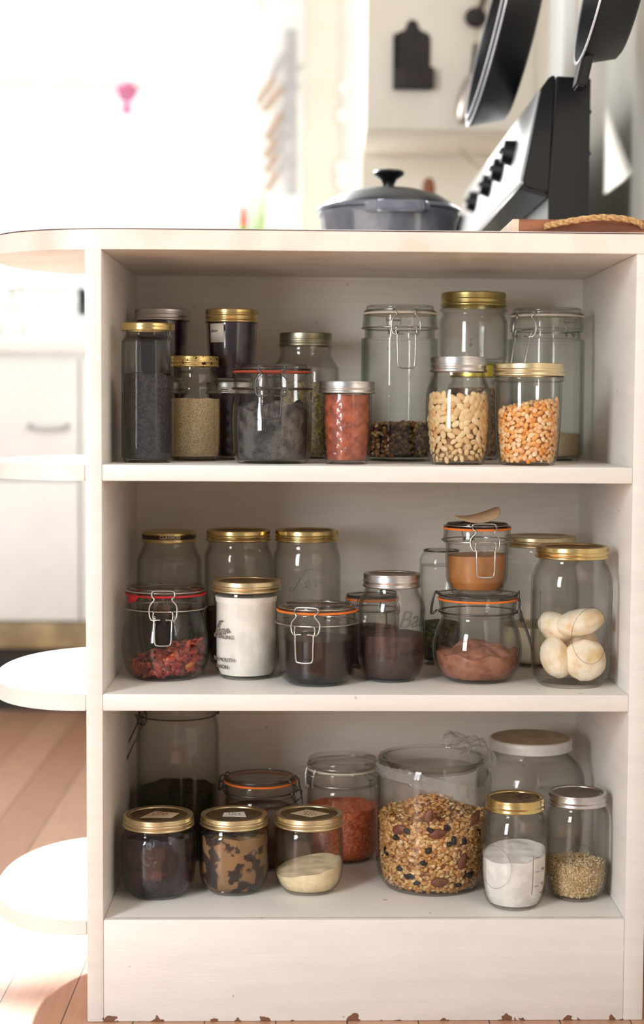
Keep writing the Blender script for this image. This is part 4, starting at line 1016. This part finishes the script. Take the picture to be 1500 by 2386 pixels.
def scatter(d, n, dmin, top, rad_in, a0=-pi, a1=0.0, zlo=.006, ztop=None, tiltf=None, topn=0):
    """spread points over the front of the inside wall, then over the surface"""
    P = []; tries = 0
    while len(P) < n and tries < 60000:
        tries += 1
        a = rnd.uniform(a0, a1); r0 = rin(d, .03)
        zt = tiltf(a) if tiltf else top
        z = rnd.uniform(zlo, zt)
        r = rin(d, z) - rad_in - rnd.uniform(0, .0008)
        if z < .009: r = min(r, rin(d, .012) - rad_in - .002)
        p = Vector((r * cos(a), r * sin(a), z))
        if all((p - q[0]).length > dmin for q in P): P.append((p, a, 0))
    tries = 0; m = 0
    while m < topn and tries < 20000:
        tries += 1
        a = rnd.uniform(-pi, pi); r = (rin(d, top) - .004) * sqrt(rnd.random())
        x, y = r * cos(a), r * sin(a); z = (d['lev'](x, y)) + .002
        p = Vector((x, y, z))
        if all((p - q[0]).length > dmin * .9 for q in P): P.append((p, a, 1)); m += 1
    return P
P = scatter(d, 165, .0066, d['c'] + .001, .0026, -pi - .2, .2, topn=36)
for i, (p, a, k) in enumerate(P):
    s = (.62 + .38 * min(1, max(0, p.z - .012) / .045)) * rnd.uniform(.85, 1.1)
    rot = Matrix.Rotation(a + pi / 2, 4, 'Z') @ Matrix.Rotation(rnd.uniform(-.3, .3), 4, 'X') @ Matrix.Rotation(rnd.uniform(-pi, pi), 4, 'Y') if not k else Matrix.Rotation(rnd.uniform(-3, 3), 4, 'Z') @ Matrix.Rotation(pi / 2 + rnd.uniform(-.5, .5), 4, 'X')
    L = p + Vector((d['x'], d['y'], d['z']))
    if i == 0: pea0.location = L; pea0.rotation_euler = rot.to_euler(); pea0.scale = (s,) * 3
    else: place_copy(pea0, L, rot.to_euler(), s)

# popcorn
t, d = jar('corn', 'mason_jar', 'wide-mouth jar of orange corn kernels with pale gold lid')
glass_body(t, d); screw_lid(t, d, MT['palegold'], MT['disc_gold'])
fill(d, 'popcorn', 'orange corn kernels packed behind the front ones in the jar', grain_mat('corn_core', [(232, 150, 60), (238, 172, 84), (214, 128, 50)], 190, 1, .5, .003), top=.071, tilt=.007, tdir=0, amp=.001, shrink=.0045, cat='corn')
cm = island_mat('corn_kernel', [(228, 142, 54), (238, 172, 92), (246, 210, 160), (234, 160, 78), (248, 222, 182)], .3, 'object', .15, .5)
bm = bmesh.new(); bmesh.ops.create_uvsphere(bm, u_segments=10, v_segments=8, radius=1)
for v in bm.verts:
    k = 1 - .38 * max(0, -v.co.z); v.co = Vector((v.co.x * .0032 * k, v.co.y * .0022 * k, v.co.z * .0042))
ker0 = finish('corn_kernel', bm, cm)
tag(ker0, 'glossy orange corn kernel inside the wide-mouth jar', 'corn kernel', 'corn kernels in the wide-mouth jar')
P = scatter(d, 240, .0048, d['c'], .0019, -pi - .15, .15, tiltf=lambda a: .072 + .0075 * cos(a), topn=60)
for i, (p, a, k) in enumerate(P):
    rot = Matrix.Rotation(a + pi / 2, 4, 'Z') @ Matrix.Rotation(rnd.uniform(-.5, .5), 4, 'X') @ Matrix.Rotation(rnd.uniform(-pi, pi), 4, 'Y')
    L = p + Vector((d['x'], d['y'], d['z'])); s = rnd.uniform(.88, 1.12)
    if i == 0: ker0.location = L; ker0.rotation_euler = rot.to_euler(); ker0.scale = (s,) * 3
    else: place_copy(ker0, L, rot.to_euler(), s)

# flakes as one uncountable mass
def flakes(name, label, d, n, m, top, size, cat, tilt=0, tdir=0, mound=0, amp=.003, corem=None, shrink=.004, seed=1, flat=.30, asp=.72, zlo=.006, topn=.35):
    core = fill(d, name, label, corem or m, top=top - size * .4, tilt=tilt, tdir=tdir, mound=mound, amp=amp, shrink=shrink, seed=seed, cat=cat)
    rr = random.Random(seed); bm = bmesh.new(); bmesh.ops.create_icosphere(bm, subdivisions=1, radius=1)
    bv = [v.co.copy() for v in bm.verts]; bf = [tuple(v.index for v in f.verts) for f in bm.faces]; bm.free()
    V = [tuple(v.co) for v in core.data.vertices]; Fc = [tuple(p.vertices) for p in core.data.polygons]; nc = len(Fc)
    for i in range(n):
        if i < n * (1 - topn):
            a = rr.uniform(-pi - .3, .3); lv = d['lev'](rin(d, top) * cos(a), rin(d, top) * sin(a))
            z = rr.uniform(zlo, max(zlo + .002, lv + size * .4)); r = rin(d, z) - size * .42 - rr.uniform(0, .002)
            if z < .01: r = min(r, rin(d, .012) * .93)
            c = Vector((r * cos(a), r * sin(a), z)); fm = Matrix.Rotation(a + pi / 2, 3, 'Z') @ Matrix.Rotation(rr.uniform(-1.0, 1.0), 3, 'X') @ Matrix.Rotation(rr.uniform(-pi, pi), 3, 'Y')
        else:
            a = rr.uniform(-pi, pi); r = (rin(d, top) - size * .7) * sqrt(rr.random()); x, y = r * cos(a), r * sin(a)
            c = Vector((x, y, d['lev'](x, y) + rr.uniform(0, size * .5))); fm = Matrix.Rotation(rr.uniform(-pi, pi), 3, 'Z') @ Matrix.Rotation(pi / 2 + rr.uniform(-.9, .9), 3, 'X') @ Matrix.Rotation(rr.uniform(-pi, pi), 3, 'Y')
        s = size * rr.uniform(.7, 1.25); b = len(V)
        for v in bv:
            q = Vector((v.x * asp, v.y * flat + .25 * v.x * v.x, v.z)) * (s * .5)
            V.append(tuple(c + fm @ q))
        Fc += [tuple(b + j for j in f) for f in bf]
    me = bpy.data.meshes.new(name); me.from_pydata(V, [], Fc); me.update()
    for p in me.polygons: p.use_smooth = True
    me.materials.append(m)
    if corem:
        me.materials.append(corem)
        for p in me.polygons[:nc]: p.material_index = 1
    old = core.data; core.data = me; bpy.data.meshes.remove(old)
    return core
D['tallclip']['sm'] = D['tallclip']['sm']
flakes('granola', 'dark granola clusters at the bottom of the tall clip jar', D['tallclip'], 620, island_mat('dark_granola', [(190, 150, 92), (110, 70, 40), (214, 182, 124), (70, 38, 30), (170, 112, 56), (90, 44, 44), (200, 160, 100)], .6), .048, .0075, 'granola', shrink=.008, seed=5, corem=mat('granola_dark_core', (70, 46, 30), .8), asp=.8)

# --- middle shelf
t, d = jar('classico', 'mason_jar', 'clear sauce jar with dark banded gold lid in the middle shelf back corner')
glass_body(t, d); screw_lid(t, d, MT['gold'], MT['disc_gold'], plain=True)
r, zb, zt = d['lid']
b_ = lathe('lid_print_band', [(r * 1.0, zb + .3 * (zt - zb)), (r * 1.006, zb + .32 * (zt - zb)), (r * 1.006, zb + .70 * (zt - zb)), (r * 1.0, zb + .72 * (zt - zb))], MT['maroon'], t, 80, closed_ring=True)
b_['label'] = 'dark band printed with pale capitals'
text_cyl('lid_lettering', [('DI NAPOLI   CLASSICO   DI NAPOLI' if False else 'CLASSICO', .0062, zb + .40 * (zt - zb), 0)], lambda z: r * 1.006, .12, MT['palegold'], b_, .0002)
fill(d, 'dried_roots', 'a few dark dried pieces lying in the sauce jar', mat('dried_root', (96, 74, 48), .8, col2=(60, 46, 30), scale=80, bump=.8), top=.075, amp=.02, shrink=.004, freq=50, seed=8, cat='dried food')

for key, lb in (('goldleft', 'gold-lidded quart jar holding dark beans at the back of the middle shelf'), ('kerrback', 'empty quart jar with gold lid and embossed cursive name')):
    t, d = jar(key, 'mason_jar', lb)
    d['body'] = [(r - .0008, z) for r, z in d['body']]
    glass_body(t, d, octo(8, .12)); screw_lid(t, d, MT['gold'], MT['disc_gold'])
    if key == 'goldleft':
        fill(d, 'dark_beans', 'dark beans at the bottom of the left gold-lidded quart jar', grain_mat('dark_bean', [(40, 26, 22), (58, 36, 28), (30, 20, 20)], 160, 1), amp=.003, cat='beans')
    else:
        sm = d['sm']
        script_kerr(t, sm, .0475, .128, .02, MT['emboss'], .0006)

t, d = jar('chili', 'clip_top_jar', 'bulbous clip jar with red gasket holding dried red chillies')
glass_body(t, d); clip_lid(t, d, MT['rub_red']); d['neckdrop'] = .016; clip_wires(t, d, 0.03, MT['wire'], lev=.040, w=1.02)
V = []; Fc = []
rg_, zg_ = d['body'][-1]
bm = bmesh.new()
pr = [cpos(-.045, rg_ + .0025, zg_ + .003, 0), cpos(-.030, rg_ + .0025, zg_ + .002, 0), cpos(-.034, rg_ + .003, zg_ - .004, 0), cpos(-.043, rg_ + .003, zg_ - .008, 0)]
fr_ = [bm.verts.new(p) for p in pr]; bk = [bm.verts.new((p[0] * .97, p[1] * .97, p[2])) for p in pr]
bm.faces.new(fr_); bm.faces.new(bk[::-1])
for i in range(4): bm.faces.new((fr_[i], fr_[(i + 1) % 4], bk[(i + 1) % 4], bk[i]))
finish('gasket_tab', bm, MT['rub_red'], t)
flakes('dried_chillies', 'crumpled dried red chilli pieces in the red-gasket jar', d, 260, island_mat('chili', [(124, 28, 24), (150, 36, 28), (92, 18, 20), (180, 66, 32), (104, 26, 36), (196, 110, 48)], .35, spec=.6), .032, .016, 'chillies', tilt=.014, tdir=0, shrink=.009, seed=9, corem=mat('chili_core', (90, 20, 20), .6), asp=.55, flat=.35, amp=.008, zlo=.008)

t, d = jar('kerrwhite', 'mason_jar', 'jar full of white flour with embossed lettering and pale gold lid')
glass_body(t, d); screw_lid(t, d, MT['palegold'], mat('aged_disc', (140, 116, 88), .45, .8, col2=(110, 90, 66), scale=90))
fill(d, 'white_flour', 'white flour filling the jar with embossed lettering', mat('white_flour', (246, 240, 232), .9), top=d['c'] + .001, amp=0, cat='flour')
sm = d['sm']
script_kerr(t, sm, .034, .074, -.90, MT['lettershade'], .0007)
text_cyl('embossed_small_lettering', [('SELF SEALING', .0066, .052, 0), ('WIDE MOUTH', .0068, .0235, 0), ('MASON', .0068, .0145, 0)], lambda z, sm=sm: interp(sm, z) + .0002, -.85, MT['lettershade'], t, .0003)

t, d = jar('syrup', 'clip_top_jar', 'squat clip jar with orange gasket holding dark syrup')
glass_body(t, d); clip_lid(t, d, MT['rub_orange']); d['neckdrop'] = .013; clip_wires(t, d, -.28, MT['wire'], lev=.043, w=1.08)
fill(d, 'dark_syrup', 'nearly black syrup in the squat orange-gasket jar', MT['liquor'], top=.056, amp=0, cat='syrup')

t, d = jar('ball', 'mason_jar', 'embossed mason jar with silver band holding brown cocoa, front middle')
glass_body(t, d, octo(8, .10)); screw_lid(t, d, MT['silver'], MT['disc_silver'])
fill(d, 'dark_cocoa', 'dark brown powder in the embossed silver-banded mason jar', mat('dark_cocoa', (78, 56, 52), .9, col2=(64, 44, 42), bump=.3, scale=120), amp=.001, cat='cocoa')
sm = d['sm']
text_cyl('embossed_word', [('MASON', .0095, .035, 0)], lambda z, sm=sm: interp(sm, z) + .0001, .62, MT['emboss'], t, .0007)
text_cyl('embossed_name', [('Ball', .030, .070, .35)], lambda z, sm=sm: interp(sm, z) + .0001, .62, MT['emboss'], t, .0007)

t, d = jar('hiddenclip', 'clip_top_jar', 'small clip jar half hidden behind the syrup jar')
glass_body(t, d); clip_lid(t, d, MT['rub_orange']); d['neckdrop'] = .012; clip_wires(t, d, 2.4, MT['oldwire'], lev=.035)
fill(d, 'brown_spice', 'dark brown spice in the half hidden small clip jar', mat('brown_spice', (70, 54, 44), .9), cat='spice')

t, d = jar('dome', 'storage_jar', 'clear jar with domed glass lid behind the stacked clip jars')
glass_body(t, d)
rg_, zg_ = d['body'][-1]; r, zb, zt = d['lid']
lathe('glass_lid', [(0, zg_ + .0012), (rg_ - .001, zg_ + .0012), (rg_, zg_ + .002), (rg_, zg_ + .006), (rg_ * .97, zg_ + .012), (rg_ * .80, zg_ + .019), (rg_ * .5, zg_ + .022), (0, zg_ + .0228)], MT['glass'], t, 64)
tube('lid_wire', [(cos(q) * rg_ * .8, sin(q) * rg_ * .8, zg_ + .0205) for q in [2 * pi * i / 48 for i in range(48)]], .0011, MT['oldwire'], t, 6, True)
fill(d, 'green_seeds', 'dark green seeds in the domed-lid jar', grain_mat('green_seed', [(70, 66, 42), (52, 48, 32), (96, 90, 58)], 320), amp=.001, cat='seeds')

t, d = jar('cocoa', 'clip_top_jar', 'bulbous clip jar of cocoa powder with orange gasket, below the caramel jar')
glass_body(t, d); clip_lid(t, d, MT['rub_orange']); d['neckdrop'] = .014; clip_wires(t, d, 1.42, MT['oldwire'], lev=.046, out=.006)
fill(d, 'cocoa_powder', 'clumped reddish brown cocoa powder in the bulbous clip jar', mat('cocoa_powder', (166, 112, 90), .95, col2=(134, 84, 64), scale=70, detail=6, bump=.5, bscale=80, dist=.003), top=.034, mound=.012, amp=.009, freq=50, seed=2, cat='cocoa', shrink=.0012)

t, d = jar('caramel', 'clip_top_jar', 'small clip jar of brown caramel stacked on the cocoa jar')
glass_body(t, d); clip_lid(t, d, MT['rub_orange'], glass_mat('shadow_tinted_lid_glass', (.55, .50, .50), (.3, .28, .28))); d['neckdrop'] = .013; clip_wires(t, d, .12, MT['wire'], lev=.042, w=1.1)  # dark lid tint stands in for shadows reflected in the glass
fill(d, 'caramel', 'caramel brown sauce in the small stacked clip jar', mat('caramel', (176, 120, 66), .4, col2=(158, 104, 54), scale=30), top=d['c'], amp=.0006, cat='sauce', tilt=.001)
V = []; Fc = []; n_ = 14
for i in range(n_ + 1):
    s = i / n_; x = -.030 + .056 * s; w = .002 + .011 * sin(min(1, s * 1.02) * pi * .62) ** 1.2 if i < n_ else .007
    z = .0055 - .016 * s * (1 - s) * 1.4 + .0085 * s * s
    for sgn in (-1, 0, 1): V.append((x, sgn * w, z + (.0 if sgn else -.001)))
for i in range(n_):
    for q in range(2): Fc.append((i * 3 + q, i * 3 + q + 1, i * 3 + 3 + q + 1, i * 3 + 3 + q))
o = raw('paper_tag', V, Fc, mat('brown_tag_paper', (182, 152, 120), .8)); o.rotation_euler = (.5, 0, 0); o.location = (d['x'] + .001, d['y'] - .006, d['z'] + d['lid'][2] + .0055)
sd = o.modifiers.new('thickness', 'SOLIDIFY'); sd.thickness = .0005
tag(o, 'curled brown paper tag lying on the caramel jar lid', 'tag')

t, d = jar('widepale', 'storage_jar', 'wide jar with pale metal lid at the back behind the bun jar')
glass_body(t, d); screw_lid(t, d, MT['palegold'], MT['palegold'])
fill(d, 'cream_meal', 'cream coloured meal in the wide back jar', mat('cream_meal', (214, 196, 166), .9), amp=.001, cat='meal')

t, d = jar('bun', 'mason_jar', 'large gold-lidded jar of pale round buns, rightmost on the middle shelf')
glass_body(t, d, squarish(.03)); screw_lid(t, d, MT['gold'], mat('bronze_disc', (150, 116, 78), .4, .9))
sm = d['sm']
tube('embossed_oval', [((interp(sm, .062) + .0002) * cos(-pi / 2 + .35 + .50 * cos(q)), (interp(sm, .062) + .0002) * sin(-pi / 2 + .35 + .50 * cos(q)), .066 + .034 * sin(q)) for q in [2 * pi * i / 48 for i in range(48)]], .0005, MT['emboss'], t, 6, True)
for j, a in enumerate((-1.0, 1.15)):
    tube('embossed_rib', [((interp(sm, z) + .0001) * cos(-pi / 2 + a), (interp(sm, z) + .0001) * sin(-pi / 2 + a), z) for z in [.03 + .008 * i for i in range(12)]], .0005, MT['emboss'], t, 6)
bunm = mat('pale_bun', (244, 232, 208), .8, col2=(226, 186, 130), scale=42, detail=6, thresh=(.44, .66), bump=.5, bscale=260, dist=.0012, sss=.2)
bl = ['pale round bun resting lowest at the front of the bun jar', 'pale bun standing at the left inside the bun jar', 'flattened bun lying on top in the bun jar', 'bun behind the others at the back of the bun jar', 'bun wedged at the left back under the top bun']
for i, (x, y, z, rx, ry, rz_, tl) in enumerate(((.015, -.016, .030, .027, .020, .025, .1), (-.020, -.010, .032, .018, .021, .026, -.3), (.010, -.004, .075, .031, .027, .016, -.22), (.012, .022, .040, .026, .017, .028, .2), (-.016, .014, .066, .024, .024, .018, .5))):
    bm = bmesh.new(); bmesh.ops.create_uvsphere(bm, u_segments=40, v_segments=24, radius=1)
    for v in bm.verts:
        k = 1 + .09 * noise.noise(v.co * 1.6 + Vector((i * 7, 0, 0))) + .03 * noise.noise(v.co * 5 + Vector((i, 3, 0)))
        v.co = Vector((v.co.x * rx * k, v.co.y * ry * k, v.co.z * rz_ * k))
    bm.transform(Matrix.Rotation(tl, 4, 'Y'))
    o = finish('bun', bm, bunm); o.location = (d['x'] + x, d['y'] + y, d['z'] + z + .002)
    tag(o, bl[i], 'bun', 'buns in the large jar')

# --- bottom shelf
t, d = jar('bigclip', 'clip_top_jar', 'large tall clip jar with dark tea in the back left corner of the bottom shelf')
glass_body(t, d); clip_lid(t, d, MT['rub_cream']); d['neckdrop'] = .012; clip_wires(t, d, -1.15, MT['oldwire'], lev=.055, w=1.0, out=.012)
fill(d, 'green_tea', 'dark olive loose tea in the large back left clip jar', mat('green_tea', (62, 56, 36), .85, col2=(44, 38, 26), scale=120, bump=.8, bscale=400), top=.092, amp=.004, cat='tea')

t, d = jar('orangeclip', 'clip_top_jar', 'clip jar with orange gasket and dusty lid behind the three labelled jars')
glass_body(t, d); clip_lid(t, d, MT['rub_orange']); d['neckdrop'] = .010; clip_wires(t, d, 1.25, MT['oldwire'], lev=.035)
fill(d, 'brown_powder', 'brown powder in the clip jar behind the labelled jars', mat('brown_powder', (84, 62, 48), .9), top=.075, cat='powder')

t, d = jar('lentil', 'clip_top_jar', 'clip jar of red lentils beside the big granola canister')
glass_body(t, d); clip_lid(t, d, MT['rub_cream']); d['neckdrop'] = .016; clip_wires(t, d, 2.2, MT['wire'], lev=.04)
fill(d, 'red_lentils', 'orange red lentils in the clip jar', grain_mat('red_lentil', [(224, 118, 74), (208, 98, 58), (236, 142, 98), (192, 86, 52)], 420, .4, .6, .001), amp=.002, cat='lentils')

t, d = jar('granola', 'glass_canister', 'large round glass canister of granola wrapped in plastic film')
d['sm'] = smooth_prof(d['body'])
glass_body(t, d, segs=112, th=.003)
rt_, zt_ = d['body'][-1]
lathe('rim_bead', [(rt_ - .0035, zt_ - .001), (rt_ + .0006, zt_ - .0015), (rt_ + .0014, zt_ + .001), (rt_, zt_ + .003), (rt_ - .003, zt_ + .0028), (rt_ - .0045, zt_ + .001)], MT['glass'], t, 112, closed_ring=True)
lathe('glass_lid', [(0, zt_ - .012), (rt_ * .80, zt_ - .012), (rt_ * .86, zt_ - .006), (rt_ * .93, zt_ - .0005), (rt_ * .93, zt_ + .0015), (rt_ * .87, zt_ - .003), (rt_ * .79, zt_ - .009), (0, zt_ - .009)], MT['glass'], t, 96)
gm = island_mat('granola_oat', [(196, 140, 78), (214, 168, 104), (170, 108, 50), (204, 152, 88), (236, 208, 160), (150, 90, 42), (222, 182, 122)], .6)
flakes('granola', 'golden oat granola heaped in the big canister', d, 3400, gm, .092, .0085, 'granola', mound=.022, shrink=.006, seed=21, corem=mat('granola_core', (150, 100, 54), .8), amp=.006, topn=.35)
rnd = random.Random(7)
bm = bmesh.new(); bmesh.ops.create_uvsphere(bm, u_segments=14, v_segments=10, radius=1)
for v in bm.verts:
    k = 1 - .3 * max(0, v.co.z); v.co = Vector((v.co.x * .0065 * k, v.co.y * .004 * k, v.co.z * .0115))
alm = finish('almond', bm, mat('almond_skin', (122, 70, 46), .5, col2=(98, 54, 36), scale=200, bump=.3, bscale=400))
AL = ['almond under the heap top at the left in the granola', 'almond near the centre of the granola heap', 'almond low at the front middle of the granola', 'almond at the left side of the granola', 'almond at the top right edge of the granola', 'almond peeking out at the right of the granola']
AP = [(-1.75, .100, .3), (-1.55, .082, 1.3), (-1.50, .020, 1.5), (-2.3, .083, 1.3), (-.75, .097, .8), (-1.05, .045, .4)]
for i, (a, z, tw_) in enumerate(AP):
    r = rin(d, z) - .003 if i not in (0,) else rin(d, z) - .016
    L = Vector((d['x'] + r * cos(a), d['y'] + r * sin(a), d['z'] + z))
    e = (Matrix.Rotation(a + pi / 2, 4, 'Z') @ Matrix.Rotation(tw_, 4, 'Y')).to_euler()
    if i == 0: alm.location = L; alm.rotation_euler = e; o = alm
    else: o = place_copy(alm, L, e)
    tag(o, AL[i], 'almond', 'almonds in the granola')
bm = bmesh.new(); bmesh.ops.create_uvsphere(bm, u_segments=14, v_segments=10, radius=1)
for v in bm.verts:
    k = 1 + .25 * noise.noise(v.co * 2.2); v.co = Vector((v.co.x * .0042 * k, v.co.y * .0034 * k, v.co.z * .0062 * k))
rai = finish('raisin', bm, mat('raisin_skin', (38, 26, 26), .5, col2=(26, 19, 22), scale=200, bump=.6, bscale=500))
for i in range(20):
    a = rnd.uniform(-2.95, -.2); z = rnd.uniform(.012, .100); r = rin(d, z) - .0035
    L = Vector((d['x'] + r * cos(a), d['y'] + r * sin(a), d['z'] + z)); e = (rnd.uniform(0, 3), rnd.uniform(0, 3), rnd.uniform(0, 3))
    if i == 0: rai.location = L; rai.rotation_euler = e; o = rai
    else: o = place_copy(rai, L, e, rnd.uniform(.8, 1.15))
    tag(o, 'dark wrinkled raisin among the oats of the granola canister', 'raisin', 'raisins in the granola')
# plastic film: a twisted band round the shoulder and a loose sheet trailing right
V = []; Fc = []; nu, nv = 150, 12
rs = random.Random(3)
for i in range(nu):
    a = -pi / 2 - 1.5 + 3.9 * i / (nu - 1)
    s = i / (nu - 1)
    for j in range(nv):
        v = j / (nv - 1)
        zc = zt_ - .010 - .030 * max(0, min(1, (s - .25) / .35)) * (1 if s < .62 else max(0, 1 - (s - .62) / .2)); wd = .012 + .020 * s
        z = zc + (v - .5) * wd
        r = rt_ + .0035 + .0028 * noise.noise(Vector((a * 9, v * 9, 1))) + .0014 * noise.noise(Vector((a * 30, v * 14, 5)))
        V.append((r * cos(a), r * sin(a), z + .002 * noise.noise(Vector((a * 14, v * 4, 9)))))
for i in range(nu - 1):
    for j in range(nv - 1): Fc.append((i * nv + j, (i + 1) * nv + j, (i + 1) * nv + j + 1, i * nv + j + 1))
b0 = len(V); nu2, nv2 = 46, 22
for i in range(nu2):
    s = i / (nu2 - 1)
    for j in range(nv2):
        v = j / (nv2 - 1)
        ang = 1.25 - 1.9 * v
        r = rt_ * (.55 + .62 * s)
        z = zt_ + .010 + .010 * sin(s * 2.4) - .028 * max(0, s - .62) * 2 + .008 * noise.noise(Vector((s * 5, v * 6, 2))) + .005 * noise.noise(Vector((s * 15, v * 17, 4)))
        V.append((r * cos(ang), r * sin(ang), z))
for i in range(nu2 - 1):
    for j in range(nv2 - 1): Fc.append((b0 + i * nv2 + j, b0 + (i + 1) * nv2 + j, b0 + (i + 1) * nv2 + j + 1, b0 + i * nv2 + j + 1))
o = raw('plastic_wrap', V, Fc, MT['film']); o.location = (d['x'], d['y'], d['z'])
tag(o, 'crinkled clear plastic film twisted round the granola canister rim', 'plastic wrap')

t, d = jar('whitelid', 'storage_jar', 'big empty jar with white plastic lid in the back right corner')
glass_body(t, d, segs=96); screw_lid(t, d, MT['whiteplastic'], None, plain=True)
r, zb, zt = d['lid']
lathe('lid_top', [(0, zt - .0004), (r * .95, zt - .0004), (r * .94, zt + .0004), (0, zt + .0004)], mat('dusty_shaded_lid_top', (184, 168, 140), .7, col2=(170, 152, 122), scale=50), t, 96)  # dust and the shade under the shelf, both put into this tan

t, d = jar('flour', 'mason_jar', 'gold-lidded mason jar of white flour with measuring marks, front right')
glass_body(t, d, octo(4, .06)); b_ = screw_lid(t, d, MT['gold'], MT['disc_gold'])
fill(d, 'white_flour', 'white flour sloping in the jar with measuring marks', mat('white_flour_loose', (240, 236, 230), .9, bump=.2, scale=60), top=.066, tilt=.006, tdir=.9, amp=.002, cat='flour')
sm = d['sm']
tube('embossed_oval', [((interp(sm, .055) + .0002) * cos(-pi / 2 - .75 + .55 * cos(q)), (interp(sm, .055) + .0002) * sin(-pi / 2 - .75 + .55 * cos(q)), .055 + .026 * sin(q)) for q in [2 * pi * i / 48 for i in range(48)]], .0004, MT['emboss'], t, 6, True)
V = []; Fc = []
for z in (.032, .050, .068):
    tube_geo(V, Fc, [((interp(sm, z) + .0002) * cos(-pi / 2 + a), (interp(sm, z) + .0002) * sin(-pi / 2 + a), z) for a in (.55, .62, .70)], .00045, 6)
tube_geo(V, Fc, [((interp(sm, z) + .0002) * cos(-pi / 2 + .46), (interp(sm, z) + .0002) * sin(-pi / 2 + .46), z) for z in [.022 + .006 * i for i in range(9)]], .00045, 6)
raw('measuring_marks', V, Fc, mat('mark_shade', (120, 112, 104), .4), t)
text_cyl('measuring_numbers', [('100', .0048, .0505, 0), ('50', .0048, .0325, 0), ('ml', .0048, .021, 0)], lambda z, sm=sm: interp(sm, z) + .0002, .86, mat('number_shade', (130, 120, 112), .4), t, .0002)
FLOUR_LID = (t, d['lid'][2] - .0017)

t, d = jar('oats', 'mason_jar', 'silver-lidded mason jar of steel-cut oats, front right corner')
glass_body(t, d, octo(4, .06)); screw_lid(t, d, MT['silver'], MT['disc_silver'])
flakes('oat_groats', 'beige oat grains in the silver-lidded jar by the right panel', d, 1500, island_mat('oat_grain', [(214, 190, 146), (196, 166, 118), (228, 208, 170), (180, 146, 98)], .6), .045, .0042, 'oats', shrink=.003, seed=31, corem=mat('oat_core', (190, 160, 112), .8), amp=.003, asp=.6, flat=.5, mound=.003)
sm = d['sm']
tube('embossed_oval', [((interp(sm, .05) + .0002) * cos(-pi / 2 - .02 + .50 * cos(q)), (interp(sm, .05) + .0002) * sin(-pi / 2 - .02 + .50 * cos(q)), .050 + .026 * sin(q)) for q in [2 * pi * i / 48 for i in range(48)]], .0005, MT['emboss'], t, 6, True)

def scrawl(name, rows, z, m, parent, rz=0, off=(0, 0), seed=0, w=.0042, rad=.00022):
    """rows of illegible pen strokes: (number of characters, height, y)"""
    rr = random.Random(seed); V = []; Fc = []; c, s_ = cos(rz), sin(rz)
    for n_, h, y0 in rows:
        for i in range(n_):
            x0 = (i - n_ / 2 + .5) * w
            P = [(x0 + rr.uniform(-.36, .36) * w, y0 + rr.uniform(0, 1) * h) for _ in range(4)]
            P = smooth_path([(off[0] + x * c - y * s_, off[1] + x * s_ + y * c, z + .0002) for x, y in P], 3)
            tube_geo(V, Fc, P, rad, 5)
    return raw(name, V, Fc, m, parent)
def paper_label(t, d, pts, lines, rz, mp=None, ink=None, off=(0, 0)):
    zt = d['lid'][2] - .0012
    bm = bmesh.new(); A = [bm.verts.new((x, y, zt)) for x, y in pts]; B = [bm.verts.new((x, y, zt + .0003)) for x, y in pts]
    bm.faces.new(A[::-1]); bm.faces.new(B); n = len(pts)
    for i in range(n): bm.faces.new((A[i], A[(i + 1) % n], B[(i + 1) % n], B[i]))
    o = finish('paper_label', bm, mp or MT['paper'], t, smooth=False); o['label'] = 'handwritten paper label'
    scrawl('label_writing', lines, zt + .0004, ink or MT['inkred'], o, rz, off, seed=len(pts) + int(zt * 1e5))

scrawl('lid_writing', [(4, .009, .002), (3, .008, -.008)], FLOUR_LID[1], MT['ink'], FLOUR_LID[0], .9, (.010, .002), 5, .0055, .0003)

t, d = jar('purple', 'jam_jar', 'gold-lidded jar of dark plums, leftmost of the three labelled jars')
glass_body(t, d, squarish(.05)); screw_lid(t, d, MT['palegold'], MT['disc_gold'])
fill(d, 'dried_plums', 'dark purple plums filling the leftmost labelled jar', mat('plum', (34, 22, 30), .35, col2=(82, 46, 52), scale=45, detail=7, thresh=(.5, .75), bump=.8, bscale=60, dist=.006), top=.078, amp=.004, cat='plums', shrink=.001)
paper_label(t, d, [(-.022, -.018), (.018, -.016), (.026, .006), (-.006, .017)], [(4, .006, .001), (5, .005, -.0065)], -.25, off=(.003, .002))

t, d = jar('mottled', 'jam_jar', 'gold-lidded jar of mottled brown sugar, middle of the three labelled jars')
glass_body(t, d, squarish(.05)); screw_lid(t, d, MT['palegold'], MT['disc_gold'])
fill(d, 'clumped_sugar', 'clumped dark and light brown sugar in the middle labelled jar', mat('clumped_sugar', (142, 108, 72), .85, col2=(54, 41, 37), scale=52, detail=15, thresh=(.50, .545), bump=.5, bscale=300), top=.074, amp=.003, cat='sugar')
paper_label(t, d, [(-.014, -.012), (.016, -.015), (.012, .011), (-.013, .006)], [(4, .0045, -.001), (4, .0045, -.008)], -.02, MT['whitepaper'], MT['ink'], (0, .001))

t, d = jar('cream', 'jam_jar', 'gold-lidded jar of cream flour, right of the three labelled jars')
glass_body(t, d, squarish(.05)); screw_lid(t, d, MT['palegold'], MT['disc_gold'])
fill(d, 'cream_flour', 'cream coloured flour sloping in the right labelled jar', mat('cream_flour', (246, 224, 184), .9, bump=.2, scale=90), top=.031, tilt=.007, tdir=.2, amp=.002, cat='flour')
paper_label(t, d, [(-.023, .000), (.003, -.020), (.026, -.002), (-.003, .020)], [(4, .004, .003), (3, .004, -.003), (4, .004, -.009)], .1, off=(.001, .001))
